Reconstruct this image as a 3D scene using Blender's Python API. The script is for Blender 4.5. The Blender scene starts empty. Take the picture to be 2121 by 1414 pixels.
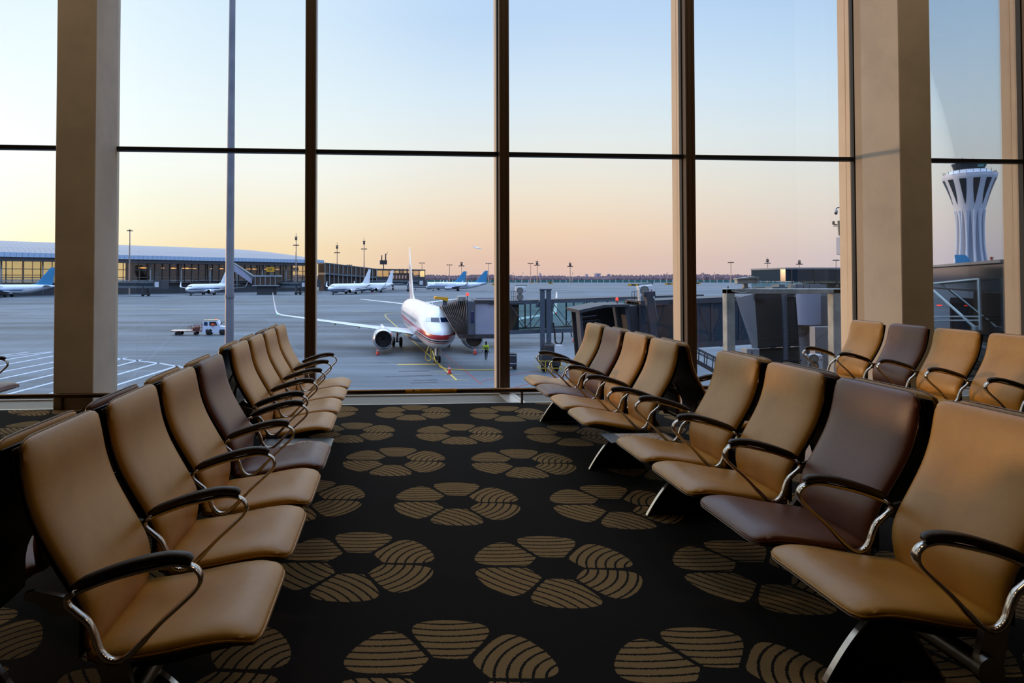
EXPOSURE = 0.0; GLOW = 3.0; SKY = 1.3; SUNE = 2.0; ZEN = 3.3; LAMP = 30
import bpy, math, random
from mathutils import Vector, Matrix
random.seed(7)
scene = bpy.context.scene
COL = scene.collection
F = 1400.0; PX = 865.0; PITCH = math.radians(1.2); CAMZ = 1.45; GZ = -6.65   # apron level below the lounge floor

def pt(x, y, Z):
    """world point seen at photo pixel (x, y) and depth Z, used to survey positions"""
    a = x - PX; b = 546.0 - y
    fy = F*math.cos(PITCH) - b*math.sin(PITCH); fz = b*math.cos(PITCH) + F*math.sin(PITCH)
    k = Z/fy
    return Vector((a*k, Z, CAMZ + fz*k))
def gnd(x, y, z=GZ):
    a = x - PX; b = 546.0 - y
    fy = F*math.cos(PITCH) - b*math.sin(PITCH); fz = b*math.cos(PITCH) + F*math.sin(PITCH)
    k = (z - CAMZ)/fz
    return Vector((a*k, fy*k, z))

def s2l(c):
    c = c/255.0
    return c/12.92 if c <= 0.04045 else ((c+0.055)/1.055)**2.4
def rgb(r, g, b): return (s2l(r), s2l(g), s2l(b), 1.0)

# ---------------------------------------------------------------- shader expressions
class E:
    """tiny expression layer over math nodes"""
    def __init__(s, nt, sock): s.nt = nt; s.k = sock
    def _m(s, op, *o):
        n = s.nt.nodes.new('ShaderNodeMath'); n.operation = op
        for i, v in enumerate((s,)+o):
            if isinstance(v, E): s.nt.links.new(v.k, n.inputs[i])
            else: n.inputs[i].default_value = float(v)
        return E(s.nt, n.outputs[0])
    def __add__(s, o): return s._m('ADD', o)
    __radd__ = __add__
    def __sub__(s, o): return s._m('SUBTRACT', o)
    def __rsub__(s, o): return (s*-1.0)+o
    def __mul__(s, o): return s._m('MULTIPLY', o)
    __rmul__ = __mul__
    def __truediv__(s, o): return s._m('DIVIDE', o)
    def __pow__(s, o): return s._m('POWER', o)
    def gt(s, o): return s._m('GREATER_THAN', o)
    def lt(s, o): return s._m('LESS_THAN', o)
    def rnd(s): return s._m('ROUND')
    def fl(s): return s._m('FLOOR')
    def frac(s): return s._m('FRACT')
    def abs(s): return s._m('ABSOLUTE')
    def mod(s, o): return s._m('FLOORED_MODULO', o)
    def sqrt(s): return s._m('SQRT')
    def sin(s): return s._m('SINE')
    def asin(s): return s._m('ARCSINE')
    def atan2(s, o): return s._m('ARCTAN2', o)
    def mn(s, o): return s._m('MINIMUM', o)
    def mx(s, o): return s._m('MAXIMUM', o)
    def step(s, a, b):   # smooth ramp 0..1 between a and b
        n = s.nt.nodes.new('ShaderNodeMapRange'); n.interpolation_type = 'SMOOTHSTEP'
        s.nt.links.new(s.k, n.inputs[0]); n.inputs[1].default_value = a; n.inputs[2].default_value = b
        return E(s.nt, n.outputs[0])
    def between(s, a, b): return s.gt(a)*s.lt(b)

def coords(nt, kind='Object'):
    t = nt.nodes.new('ShaderNodeTexCoord'); x = nt.nodes.new('ShaderNodeSeparateXYZ')
    nt.links.new(t.outputs[kind], x.inputs[0])
    return tuple(E(nt, x.outputs[i]) for i in range(3))
def world_coords(nt):
    g = nt.nodes.new('ShaderNodeNewGeometry'); x = nt.nodes.new('ShaderNodeSeparateXYZ')
    nt.links.new(g.outputs['Position'], x.inputs[0])
    return tuple(E(nt, x.outputs[i]) for i in range(3))
def vec(nt, x, y, z):
    c = nt.nodes.new('ShaderNodeCombineXYZ')
    for i, v in enumerate((x, y, z)):
        if isinstance(v, E): nt.links.new(v.k, c.inputs[i])
        else: c.inputs[i].default_value = v
    return c.outputs[0]
def noise(nt, v, scale=5, detail=4, rough=0.5):
    n = nt.nodes.new('ShaderNodeTexNoise'); n.inputs['Scale'].default_value = scale
    n.inputs['Detail'].default_value = detail; n.inputs['Roughness'].default_value = rough
    if v is not None: nt.links.new(v, n.inputs['Vector'])
    return E(nt, n.outputs[0])
def mixc(nt, f, a, b):
    n = nt.nodes.new('ShaderNodeMix'); n.data_type = 'RGBA'; n.clamp_factor = True
    if isinstance(f, E): nt.links.new(f.k, n.inputs[0])
    else: n.inputs[0].default_value = f
    for i, v in ((6, a), (7, b)):
        if isinstance(v, (tuple, list)): n.inputs[i].default_value = v
        else: nt.links.new(v, n.inputs[i])
    return n.outputs[2]
def ramp(nt, f, stops):
    n = nt.nodes.new('ShaderNodeValToRGB'); cr = n.color_ramp
    while len(cr.elements) < len(stops): cr.elements.new(0.5)
    for e, (p, c) in zip(cr.elements, stops): e.position = p; e.color = c
    nt.links.new(f.k, n.inputs[0]); return n.outputs[0]

M = {}
def mat(name, col, rough=0.5, metal=0.0, spec=0.5, nz=None, bump=None, emit=None, coat=0.0, fn=None, nscale=8):
    m = bpy.data.materials.new(name); m.use_nodes = True; nt = m.node_tree
    b = nt.nodes['Principled BSDF']
    b.inputs['Base Color'].default_value = rgb(*col); b.inputs['Roughness'].default_value = rough
    b.inputs['Metallic'].default_value = metal; b.inputs['Specular IOR Level'].default_value = spec
    b.inputs['Coat Weight'].default_value = coat
    if nz:      # mottled wear between two tones
        t = nt.nodes.new('ShaderNodeTexCoord')
        f = noise(nt, t.outputs['Object'], nscale, 5, 0.6).step(0.35, 0.7)
        nt.links.new(mixc(nt, f, rgb(*col), rgb(*nz)), b.inputs['Base Color'])
    if bump:
        t = nt.nodes.new('ShaderNodeTexCoord'); f = noise(nt, t.outputs['Object'], bump[0], 3)
        bn = nt.nodes.new('ShaderNodeBump'); bn.inputs['Strength'].default_value = bump[1]
        bn.inputs['Distance'].default_value = bump[2]
        nt.links.new(f.k, bn.inputs['Height']); nt.links.new(bn.outputs[0], b.inputs['Normal'])
    if emit:
        b.inputs['Emission Color'].default_value = rgb(*emit[0]); b.inputs['Emission Strength'].default_value = emit[1]
    if fn:
        c = fn(nt)
        if c is not None: nt.links.new(c, b.inputs['Base Color'])
    M[name] = m; return m
def glass(name, tint=(235, 242, 245), refl=0.05, rough=0.0, graze=1.0):
    m = bpy.data.materials.new(name); m.use_nodes = True; nt = m.node_tree; nt.nodes.clear()
    o = nt.nodes.new('ShaderNodeOutputMaterial'); t = nt.nodes.new('ShaderNodeBsdfTransparent')
    t.inputs[0].default_value = rgb(*tint)
    g = nt.nodes.new('ShaderNodeBsdfGlossy'); g.inputs['Roughness'].default_value = rough
    g.inputs[0].default_value = (0.9, 0.95, 1, 1)
    lw = nt.nodes.new('ShaderNodeFresnel'); lw.inputs[0].default_value = 1.45
    f = (E(nt, lw.outputs[0])*graze + refl).mn(1.0)
    mx = nt.nodes.new('ShaderNodeMixShader'); nt.links.new(f.k, mx.inputs[0])
    nt.links.new(t.outputs[0], mx.inputs[1]); nt.links.new(g.outputs[0], mx.inputs[2])
    nt.links.new(mx.outputs[0], o.inputs[0]); M[name] = m; return m

# ---------------------------------------------------------------- mesh builder
class MB:
    def __init__(s): s.v = []; s.f = []; s.sm = []
    def add(s, verts, faces, smooth=False):
        n = len(s.v); s.v += [tuple(v) for v in verts]
        for f in faces: s.f.append(tuple(i+n for i in f)); s.sm.append(smooth)
        return s
    def box(s, x0, x1, y0, y1, z0, z1, bev=0.0):
        if bev <= 0:
            v = [(x, y, z) for x in (x0, x1) for y in (y0, y1) for z in (z0, z1)]
            return s.add(v, [(0,1,3,2),(4,6,7,5),(0,4,5,1),(2,3,7,6),(0,2,6,4),(1,5,7,3)])
        b = min(bev, abs(x1-x0)/2.01, abs(y1-y0)/2.01, abs(z1-z0)/2.01)
        X = (x0, x1); Y = (y0, y1); Zz = (z0, z1); idx = {}; v = []
        sg = (1, -1)
        for i in (0,1):
            for j in (0,1):
                for k in (0,1):
                    for a, p in (('x', (X[i], Y[j]+sg[j]*b, Zz[k]+sg[k]*b)), ('y', (X[i]+sg[i]*b, Y[j], Zz[k]+sg[k]*b)),
                                 ('z', (X[i]+sg[i]*b, Y[j]+sg[j]*b, Zz[k]))):
                        idx[(i,j,k,a)] = len(v); v.append(p)
        q = lambda *ks: tuple(idx[k] for k in ks)
        f = []
        for i in (0,1): f.append(q((i,0,0,'x'),(i,1,0,'x'),(i,1,1,'x'),(i,0,1,'x')))
        for j in (0,1): f.append(q((0,j,0,'y'),(1,j,0,'y'),(1,j,1,'y'),(0,j,1,'y')))
        for k in (0,1): f.append(q((0,0,k,'z'),(1,0,k,'z'),(1,1,k,'z'),(0,1,k,'z')))
        for i in (0,1):
            for j in (0,1):
                f.append(q((i,j,0,'x'),(i,j,1,'x'),(i,j,1,'y'),(i,j,0,'y')))
                f.append(q((i,0,j,'x'),(i,1,j,'x'),(i,1,j,'z'),(i,0,j,'z')))
                f.append(q((0,i,j,'y'),(1,i,j,'y'),(1,i,j,'z'),(0,i,j,'z')))
                for k in (0,1): f.append(q((i,j,k,'x'),(i,j,k,'y'),(i,j,k,'z')))
        return s.add(v, f)
    def rings(s, rings, close=True, cap=True, smooth=True):
        """loft through equal length rings"""
        n = len(rings[0]); v = [p for r in rings for p in r]; f = []
        for i in range(len(rings)-1):
            for j in range(n if close else n-1):
                k = (j+1) % n
                f.append((i*n+j, i*n+k, (i+1)*n+k, (i+1)*n+j))
        s.add(v, f, smooth)
        if cap:
            s.add(rings[0], [tuple(range(n))][::1]); s.add(rings[-1], [tuple(range(n))])
        return s
    def tube(s, path, r, n=10, rz=None, smooth=True, cap=True, up=(0,0,1)):
        """sweep along path; r may be a list; rz gives a second half-axis (flat strap) measured along up"""
        P = [Vector(p) for p in path]; R = []
        for i, p in enumerate(P):
            t = (P[min(i+1, len(P)-1)] - P[max(i-1, 0)]).normalized()
            u = Vector(up)
            if abs(t.dot(u)) > 0.98: u = Vector((0.0, 1.0, 0.0)) if abs(t.y) < 0.9 else Vector((1.0,0,0))
            a = t.cross(u).normalized(); b = a.cross(t).normalized()
            ra = r[i] if isinstance(r, (list, tuple)) else r
            rb = ra if rz is None else (rz[i] if isinstance(rz, (list, tuple)) else rz)
            R.append([p + a*ra*math.cos(2*math.pi*k/n) + b*rb*math.sin(2*math.pi*k/n) for k in range(n)])
        return s.rings(R, True, cap, smooth)
    def bar(s, a, b, w, h=None, up=(0,0,1)):
        """square bar from a to b"""
        h = h or w; a = Vector(a); b = Vector(b); t = (b-a).normalized(); u = Vector(up)
        if abs(t.dot(u)) > 0.98: u = Vector((0,1,0))
        x = t.cross(u).normalized(); y = x.cross(t).normalized()
        R = [[p + x*w/2*i + y*h/2*j for i, j in ((-1,-1),(1,-1),(1,1),(-1,1))] for p in (a, b)]
        return s.rings(R, True, True, False)
    def prism(s, poly, ax, a, b, smooth=False):
        """poly in the plane across axis ax (0,1,2), extruded from a to b"""
        def P(q, t):
            q = list(q); q.insert(ax, t); return tuple(q)
        n = len(poly); v = [P(q, a) for q in poly] + [P(q, b) for q in poly]
        s.add(v, [(i, (i+1) % n, n+(i+1) % n, n+i) for i in range(n)], smooth)
        return s.add(v, [tuple(range(n)), tuple(range(2*n-1, n-1, -1))])
    def cyl(s, c, r, z0, z1, n=20, r2=None, smooth=True):
        r2 = r if r2 is None else r2
        R = [[(c[0]+q*math.cos(2*math.pi*k/n), c[1]+q*math.sin(2*math.pi*k/n), z) for k in range(n)] for q, z in ((r, z0), (r2, z1))]
        return s.rings(R, True, True, smooth)
    def lathe(s, prof, c=(0,0,0), axis=2, n=24, cap=False):
        R = []
        for r, t in prof:
            ring = []
            for k in range(n):
                a = 2*math.pi*k/n; p = [r*math.cos(a), r*math.sin(a)]; p.insert(axis, t)
                ring.append((p[0]+c[0], p[1]+c[1], p[2]+c[2]))
            R.append(ring)
        return s.rings(R, True, cap, True)
    def grid(s, fn, nu, nv, smooth=True):
        v = [fn(i/nu, j/nv) for i in range(nu+1) for j in range(nv+1)]
        f = [(i*(nv+1)+j, (i+1)*(nv+1)+j, (i+1)*(nv+1)+j+1, i*(nv+1)+j+1) for i in range(nu) for j in range(nv)]
        return s.add(v, f, smooth)
    def xf(s, m):
        s.v = [tuple(m @ Vector(v)) for v in s.v]; return s
    def mesh(s, name):
        me = bpy.data.meshes.new(name); me.from_pydata(s.v, [], s.f); me.update()
        import bmesh
        bm = bmesh.new(); bm.from_mesh(me)
        for f, q in zip(bm.faces, s.sm): f.smooth = q
        bmesh.ops.remove_doubles(bm, verts=bm.verts, dist=1e-5)
        bmesh.ops.recalc_face_normals(bm, faces=bm.faces)
        for e in bm.edges:
            if len(e.link_faces) == 2 and e.calc_face_angle(0) > 0.75: e.smooth = False
        bm.to_mesh(me); bm.free(); return me
    def build(s, name, m, parent=None, loc=None, rz=None, **tags):
        o = bpy.data.objects.new(name, s.mesh(name)); COL.objects.link(o)
        o.data.materials.append(M[m] if isinstance(m, str) else m)
        if parent: o.parent = parent
        if loc is not None: o.location = loc
        if rz is not None: o.rotation_euler = (0, 0, rz)
        for k, v in tags.items(): o[k] = v
        return o
def root(name, label, cat, loc=(0,0,0), rz=0.0, group=None):
    o = bpy.data.objects.new(name, None); COL.objects.link(o); o.empty_display_size = 0.2
    o.location = loc; o.rotation_euler = (0,0,rz); o['label'] = label; o['category'] = cat
    if group: o['group'] = group
    return o
def struct(o, label=None):
    o['kind'] = 'structure'
    if label: o['label'] = label
    return o
def kids(o): return [c for c in bpy.data.objects if c.parent == o]
def copy_tree(o, parent=None):
    c = o.copy(); COL.objects.link(c)
    if parent is not None: c.parent = parent
    for ch in kids(o): copy_tree(ch, c)
    return c
def text_obj(name, txt, size, m, parent, mw, ext=0.002, align='CENTER'):
    """lettering turned into a mesh, placed by matrix mw in the parent's space"""
    cu = bpy.data.curves.new(name, 'FONT'); cu.body = txt; cu.size = size; cu.extrude = ext
    cu.align_x = align; cu.align_y = 'CENTER'
    t = bpy.data.objects.new(name, cu); COL.objects.link(t)
    dg = bpy.context.evaluated_depsgraph_get(); dg.update()
    me = bpy.data.meshes.new_from_object(t.evaluated_get(dg))
    bpy.data.objects.remove(t); bpy.data.curves.remove(cu)
    o = bpy.data.objects.new(name, me); COL.objects.link(o); me.materials.clear(); me.materials.append(M[m])
    o.parent = parent; o.matrix_local = mw; return o
def bez(pts, n=8):
    """Catmull-Rom smoothing"""
    P = [Vector(p) for p in pts]; out = []
    for i in range(len(P)-1):
        a, b, c, d = P[max(i-1,0)], P[i], P[i+1], P[min(i+2, len(P)-1)]
        for k in range(n):
            t = k/n
            out.append(0.5*((2*b) + (c-a)*t + (2*a-5*b+4*c-d)*t*t + (3*b-a-3*c+d)*t**3))
    out.append(P[-1]); return out
def interp(tab, x):
    if x <= tab[0][0]: return tab[0][1:]
    for a, b in zip(tab, tab[1:]):
        if x <= b[0]:
            t = (x-a[0])/(b[0]-a[0]); return tuple(p+(q-p)*t for p, q in zip(a[1:], b[1:]))
    return tab[-1][1:]
def sinterp(tab, x):   # smooth interpolation (Catmull) of a scalar table
    n = len(tab)
    if x <= tab[0][0]: return tab[0][1]
    if x >= tab[-1][0]: return tab[-1][1]
    for i in range(n-1):
        if x <= tab[i+1][0]:
            x0, y0 = tab[i]; x1, y1 = tab[i+1]; t = (x-x0)/(x1-x0); h = x1-x0
            m0 = (y1-tab[i-1][1])/(x1-tab[i-1][0]) if i > 0 else (y1-y0)/h
            m1 = (tab[i+2][1]-y0)/(tab[i+2][0]-x0) if i < n-2 else (y1-y0)/h
            return (2*t**3-3*t*t+1)*y0+(t**3-2*t*t+t)*h*m0+(-2*t**3+3*t*t)*y1+(t**3-t*t)*h*m1
# ---------------------------------------------------------------- camera
cam = bpy.data.cameras.new('camera'); camo = bpy.data.objects.new('camera', cam); COL.objects.link(camo)
camo.location = (0, 0, CAMZ); camo.rotation_euler = (math.radians(90)+PITCH, 0, 0)
cam.sensor_width = 36; cam.lens = F/2121*36; cam.shift_y = (546.0-707.0)/2121; cam.shift_x = (1060.5-PX)/2121; cam.clip_end = 9000; cam.clip_start = 0.05
scene.camera = camo
vs = scene.view_settings; vs.view_transform = 'Standard'; vs.look = 'None'; vs.gamma = 1; vs.use_curve_mapping = False
vs.exposure = EXPOSURE
scene.cycles.max_bounces = 7; scene.cycles.diffuse_bounces = 4; scene.cycles.glossy_bounces = 3
scene.cycles.transparent_max_bounces = 12; scene.cycles.use_denoising = True
scene.cycles.caustics_reflective = False; scene.cycles.caustics_refractive = False
scene.cycles.sample_clamp_indirect = 4.0

# ---------------------------------------------------------------- dusk sky
w = bpy.data.worlds.new('dusk_sky'); scene.world = w; w.use_nodes = True; nt = w.node_tree; nt.nodes.clear()
out = nt.nodes.new('ShaderNodeOutputWorld'); bg = nt.nodes.new('ShaderNodeBackground'); nt.links.new(bg.outputs[0], out.inputs[0])
x, y, z = coords(nt, 'Generated')
el = z.mx(-1.0).mn(1.0).asin()*57.2958
az = x.atan2(y)*57.2958 - 7.0
u = (el.mx(0.0)/90.0).sqrt()          # more room near the horizon
def S(stops): return [((d/90.0)**0.5, rgb(*c)) for d, c in stops]
left = ramp(nt, u, S([(0,(252,226,176)),(2.5,(255,236,194)),(5,(255,246,218)),(9,(255,253,243)),(14,(252,254,253)),(21,(238,246,250)),(30,(225,236,250)),(60,(212,224,244)),(90,(198,214,242))]))
ml = ramp(nt, u, S([(0,(250,212,168)),(2.5,(255,223,180)),(5,(255,236,206)),(9,(254,247,236)),(14,(240,244,244)),(21,(222,234,246)),(30,(214,228,250)),(60,(208,221,244)),(90,(198,214,242))]))
mid = ramp(nt, u, S([(0,(224,186,176)),(1.6,(236,194,172)),(4,(247,210,180)),(7,(247,226,204)),(11,(238,234,228)),(15,(222,231,240)),(21,(196,215,240)),(30,(188,210,244)),(60,(198,214,242)),(90,(198,214,242))]))
right = ramp(nt, u, S([(0,(200,184,192)),(1.6,(208,192,196)),(4,(222,206,200)),(7,(224,218,212)),(11,(216,225,232)),(15,(200,219,238)),(21,(176,204,238)),(30,(176,202,242)),(60,(186,208,248)),(90,(198,214,242))]))
back = ramp(nt, u, S([(0,(150,150,172)),(4,(170,160,180)),(10,(165,172,204)),(30,(165,188,230)),(60,(186,208,248)),(90,(198,214,242))]))
sky = mixc(nt, az.step(-36, -20), left, ml)
sky = mixc(nt, az.step(-20, 0), sky, mid)
sky = mixc(nt, az.step(4, 36), sky, right)
sky = mixc(nt, az.abs().step(70, 125), sky, back)
# the sun has just reached the horizon, left of the frame: a warm glow low over the field
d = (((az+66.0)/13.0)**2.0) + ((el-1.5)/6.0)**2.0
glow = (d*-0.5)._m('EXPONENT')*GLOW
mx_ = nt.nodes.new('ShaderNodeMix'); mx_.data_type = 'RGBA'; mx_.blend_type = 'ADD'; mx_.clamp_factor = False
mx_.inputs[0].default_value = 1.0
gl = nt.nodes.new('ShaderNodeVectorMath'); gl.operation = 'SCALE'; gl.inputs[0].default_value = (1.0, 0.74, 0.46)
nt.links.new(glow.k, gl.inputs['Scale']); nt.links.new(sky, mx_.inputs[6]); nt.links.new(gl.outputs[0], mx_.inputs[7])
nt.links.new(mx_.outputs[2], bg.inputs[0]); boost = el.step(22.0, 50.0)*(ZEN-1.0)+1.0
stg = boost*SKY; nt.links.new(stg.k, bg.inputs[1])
# low sun, only a sliver left at the horizon
sun = bpy.data.lights.new('low_sun', 'SUN'); so = bpy.data.objects.new('low_sun', sun); COL.objects.link(so)
sun.energy = SUNE; sun.color = (1.0, 0.55, 0.28); sun.angle = math.radians(1.5)
sd = Vector((math.sin(math.radians(-59)), math.cos(math.radians(-59)), math.tan(math.radians(2.2)))).normalized()
so.rotation_euler = sd.to_track_quat('Z', 'Y').to_euler(); so.location = sd*50
# daylight portal: helps the renderer find the window, adds no light of its own
pl = bpy.data.lights.new('window_portal', 'AREA'); pl.shape = 'RECTANGLE'; pl.size = 26; pl.size_y = 8.2; pl.cycles.is_portal = True
po = bpy.data.objects.new('window_portal', pl); COL.objects.link(po)

# ---------------------------------------------------------------- materials
def leather(name, a, b):
    def fn(nt):
        t = nt.nodes.new('ShaderNodeTexCoord')
        n1 = noise(nt, t.outputs['Object'], 6, 4, 0.6).step(0.3, 0.75)
        return mixc(nt, n1, rgb(*a), rgb(*b))
    m = mat(name, a, 0.35, spec=0.6, bump=(420, 0.25, 0.002), fn=fn); return m
leather('tan_leather', (212, 156, 60), (198, 142, 52))
leather('brown_leather', (116, 66, 42), (104, 58, 38))
mat('dark_pad', (38, 26, 24), 0.42, bump=(300, 0.2, 0.002))
mat('chrome', (190, 180, 170), 0.16, 1.0)
mat('satin_metal', (130, 126, 120), 0.34, 1.0)
mat('black_shell', (18, 17, 17), 0.3)
mat('leg_panel', (10, 10, 11), 0.22)
mat('shell_edge', (110, 92, 78), 0.35, 0.6)
mat('table_top', (92, 98, 106), 0.3, 0.3, nz=(82, 88, 96))
mat('sticker', (196, 178, 160), 0.5)
mat('sticker_white', (226, 222, 214), 0.5)
mat('sticker_orange', (178, 84, 44), 0.5)
mat('sticker_red', (170, 40, 36), 0.5)
mat('ink', (28, 26, 26), 0.6)
mat('mullion', (96, 74, 56), 0.5, 0.2)
mat('black_gasket', (14, 13, 13), 0.6)
mat('beige_cladding', (206, 180, 150), 0.5, nz=(196, 170, 142), nscale=1.2)
mat('column_plaster', (238, 224, 206), 0.75, nz=(222, 208, 192), nscale=1.6)
mat('wall_paint', (120, 104, 88), 0.8)
mat('ceiling_paint', (150, 140, 128), 0.8)
mat('steel_trim', (226, 222, 214), 0.35, 0.3)
mat('rail_metal', (110, 86, 64), 0.28, 1.0)
mat('yellow_tape', (206, 150, 20), 0.5)
glass('window_glass', (240, 245, 247), 0.01, graze=0.55)
glass('bridge_glass', (212, 230, 228), 0.03)
glass('corridor_glass', (120, 132, 132), 0.03)
glass('clear_glass', (236, 238, 236), 0.03)
glass('hall_glass', (236, 226, 204), 0.05, graze=0.5)

def grille_fn(nt):
    x, y, z = coords(nt)
    n = noise(nt, vec(nt, x*0.6, y*60.0, 0.0), 1.6, 6, 0.7).step(0.3, 0.72)
    s = ((y*62.0).frac()).gt(0.72)*0.6
    return mixc(nt, (n+s).mn(1.0), rgb(150, 138, 118), rgb(84, 76, 64))
mat('grille_boards', (130, 118, 100), 0.5, fn=grille_fn)

def carpet_fn(nt):
    X, Y, Z_ = world_coords(nt)
    wob = noise(nt, vec(nt, X, Y, 0.0), 95, 2, 0.6)
    wob2 = noise(nt, vec(nt, Y, X, 3.0), 95, 2, 0.6)
    X = X + (wob-0.5)*0.012; Y = Y + (wob2-0.5)*0.012
    ax, ay = 1.008, -0.059; cx, cy = 0.0676, 0.963
    x = X - 0.253; y = Y - 4.407; det = ax*cy - ay*cx
    U = (x*cy - y*cx)/det; V = (y*ax - x*ay)/det
    j = V.rnd(); odd = j.mod(2.0)*0.5; U2 = U - odd; i = U2.rnd()
    du = U2 - i; dv = V - j
    lx = du*ax + dv*cx; ly = du*ay + dv*cy
    mask = None
    cs = {0:(0.0,0.95), 1:(-0.28,1.05), 2:(0.30,0.42), 3:(-0.36,-0.62), 4:(-0.02,0.02), 5:(0.47,-0.02)}
    for k in range(6):
        th = math.radians(87+60*k); c, s_ = math.cos(th), math.sin(th)
        p = lx*c + ly*s_; q = (ly*c - lx*s_).abs()
        A = (q + 0.013)/(p.mx(0.001)*0.577)
        B = ((lx*lx + ly*ly).sqrt())/0.415
        I = (p - 0.125 - q*q*1.6).gt(0.0)*p.gt(0.0)
        shape = ((A**5.0) + (B**7.0)).lt(1.0)*I
        sx, sy = cs[k]
        r = ((lx-sx)*(lx-sx) + (ly-sy)*(ly-sy)).sqrt()
        stripe = (r/0.047 + 0.3*k).frac().gt(0.23)
        t = shape*stripe
        mask = t if mask is None else mask.mx(t)
    fib = noise(nt, vec(nt, X, Y, 0.0), 260, 3, 0.7)
    c1 = mixc(nt, fib.step(0.3, 0.7), rgb(20, 19, 18), rgb(40, 37, 35))
    c2 = mixc(nt, fib.step(0.3, 0.7), rgb(134, 110, 74), rgb(158, 132, 92))
    return mixc(nt, mask, c1, c2)
mat('patterned_carpet', (20, 19, 18), 0.95, spec=0.1, fn=carpet_fn, bump=(300, 0.5, 0.003))

def apron_fn(nt):
    X, Y, Z_ = world_coords(nt)
    st = noise(nt, vec(nt, X*0.012, Y*0.16, 0.0), 1.0, 7, 0.62)
    st2 = noise(nt, vec(nt, X*0.05, Y*0.9, 4.0), 1.0, 6, 0.68)
    bl = noise(nt, vec(nt, X*0.05, Y*0.05, 9.0), 1.0, 3, 0.5)
    f = (st*0.45 + st2*0.35 + bl*0.3).step(0.40, 0.70)
    c = mixc(nt, f, rgb(38, 45, 52), rgb(92, 101, 110))
    # slab joints and repair strips run askew to the building
    gx = ((X*0.96 + Y*0.27)/7.5).frac(); gy = ((Y*0.96 - X*0.27)/7.5).frac()
    sl = (((X*0.96 + Y*0.27)/15.0).fl()*12.7 + ((Y*0.96 - X*0.27)/22.5).fl()*7.3).sin()
    c = mixc(nt, (sl.gt(0.35))*0.22, c, rgb(112, 120, 128))
    seam = gx.lt(0.012).mx(gy.lt(0.012))
    return mixc(nt, seam*0.35, c, rgb(120, 122, 126))
mat('apron_concrete', (90, 96, 104), 0.62, spec=0.35, fn=apron_fn)
mat('white_paint', (160, 168, 180), 0.6); mat('yellow_paint', (196, 168, 70), 0.6); mat('red_paint', (150, 50, 54), 0.6)
mat('dark_patch', (56, 60, 64), 0.7)
def field_fn(nt):
    X, Y, Z_ = world_coords(nt)
    n = noise(nt, vec(nt, X*0.002, Y*0.02, 0.0), 1.0, 5, 0.6).step(0.42, 0.6)
    return mixc(nt, n, rgb(176, 150, 130), rgb(128, 138, 152))
mat('dry_field', (176, 152, 130), 0.9, fn=field_fn)
mat('hazed_trees', (116, 98, 104), 1.0, spec=0.0, nz=(130, 110, 112), nscale=0.02)  # distance haze is mixed into the purple brown of the trees
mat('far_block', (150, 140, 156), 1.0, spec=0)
mat('green_hoarding', (60, 104, 98), 0.8); mat('pale_post', (170, 176, 178), 0.8)

# warm lamps of the lounge ceiling
for k, (lx, ly) in enumerate(((-9, 5.4), (-5, 5.4), (-1, 5.4), (3, 5.6), (7, 5.8), (11, 6.0))):
    la = bpy.data.lights.new('ceiling_lamp', 'AREA'); la.shape = 'DISK'; la.size = 1.2; la.energy = LAMP; la.color = (1.0, 0.78, 0.52)
    lo = bpy.data.objects.new('ceiling_lamp', la); COL.objects.link(lo); lo.location = (lx, ly, 7.9)
# ================================================================ lounge shell
FY = 8.57; FA = math.radians(4.4)      # glass line at x=0 and its small turn away from the camera
# local facade frame: +x along the glass to the right, +y outwards
FM = Matrix.Translation(((1060.5-PX)/F*FY, FY, 0)) @ Matrix.Rotation(FA, 4, 'Z')
FMI = FM.inverted()
def fx(px, yl=-0.12):
    '''position along the glass line (at local depth yl) seen at photo column px'''
    k = (px-PX)/F; o = FM @ Vector((0, yl, 0)); d = Vector((math.cos(FA), math.sin(FA), 0))
    return (k*o.y-o.x)/(d.x-k*d.y)
H = 8.2
def fbuild(mb, name, m, parent=None, **t):
    o = mb.build(name, m, parent, **t)
    if parent is None: o.matrix_world = FM
    return o
struct(fbuild(MB().box(-14, 14, -24, -0.69, -0.02, 0), 'floor', 'patterned_carpet'), 'black carpet with brown striped petal medallions')
struct(fbuild(MB().box(-14, 14, -24, 0.1, H, H+0.2), 'ceiling', 'ceiling_paint'))
struct(fbuild(MB().box(-14.2, -14, -24, 0.1, 0, H), 'wall_left', 'wall_paint'))
struct(fbuild(MB().box(14, 14.2, -24, 0.1, 0, H), 'wall_right', 'wall_paint'))
struct(fbuild(MB().box(-14, 14, -24.2, -24, 0, H), 'wall_back', 'wall_paint'))
struct(fbuild(MB().box(-14, 14, -0.69, 0.25, -0.4, -0.03), 'floor_slab_edge', 'black_gasket'))
po.matrix_world = FM @ Matrix.Translation((0, 0.16, 4.1)) @ Matrix.Rotation(math.radians(-90), 4, 'X')

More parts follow.
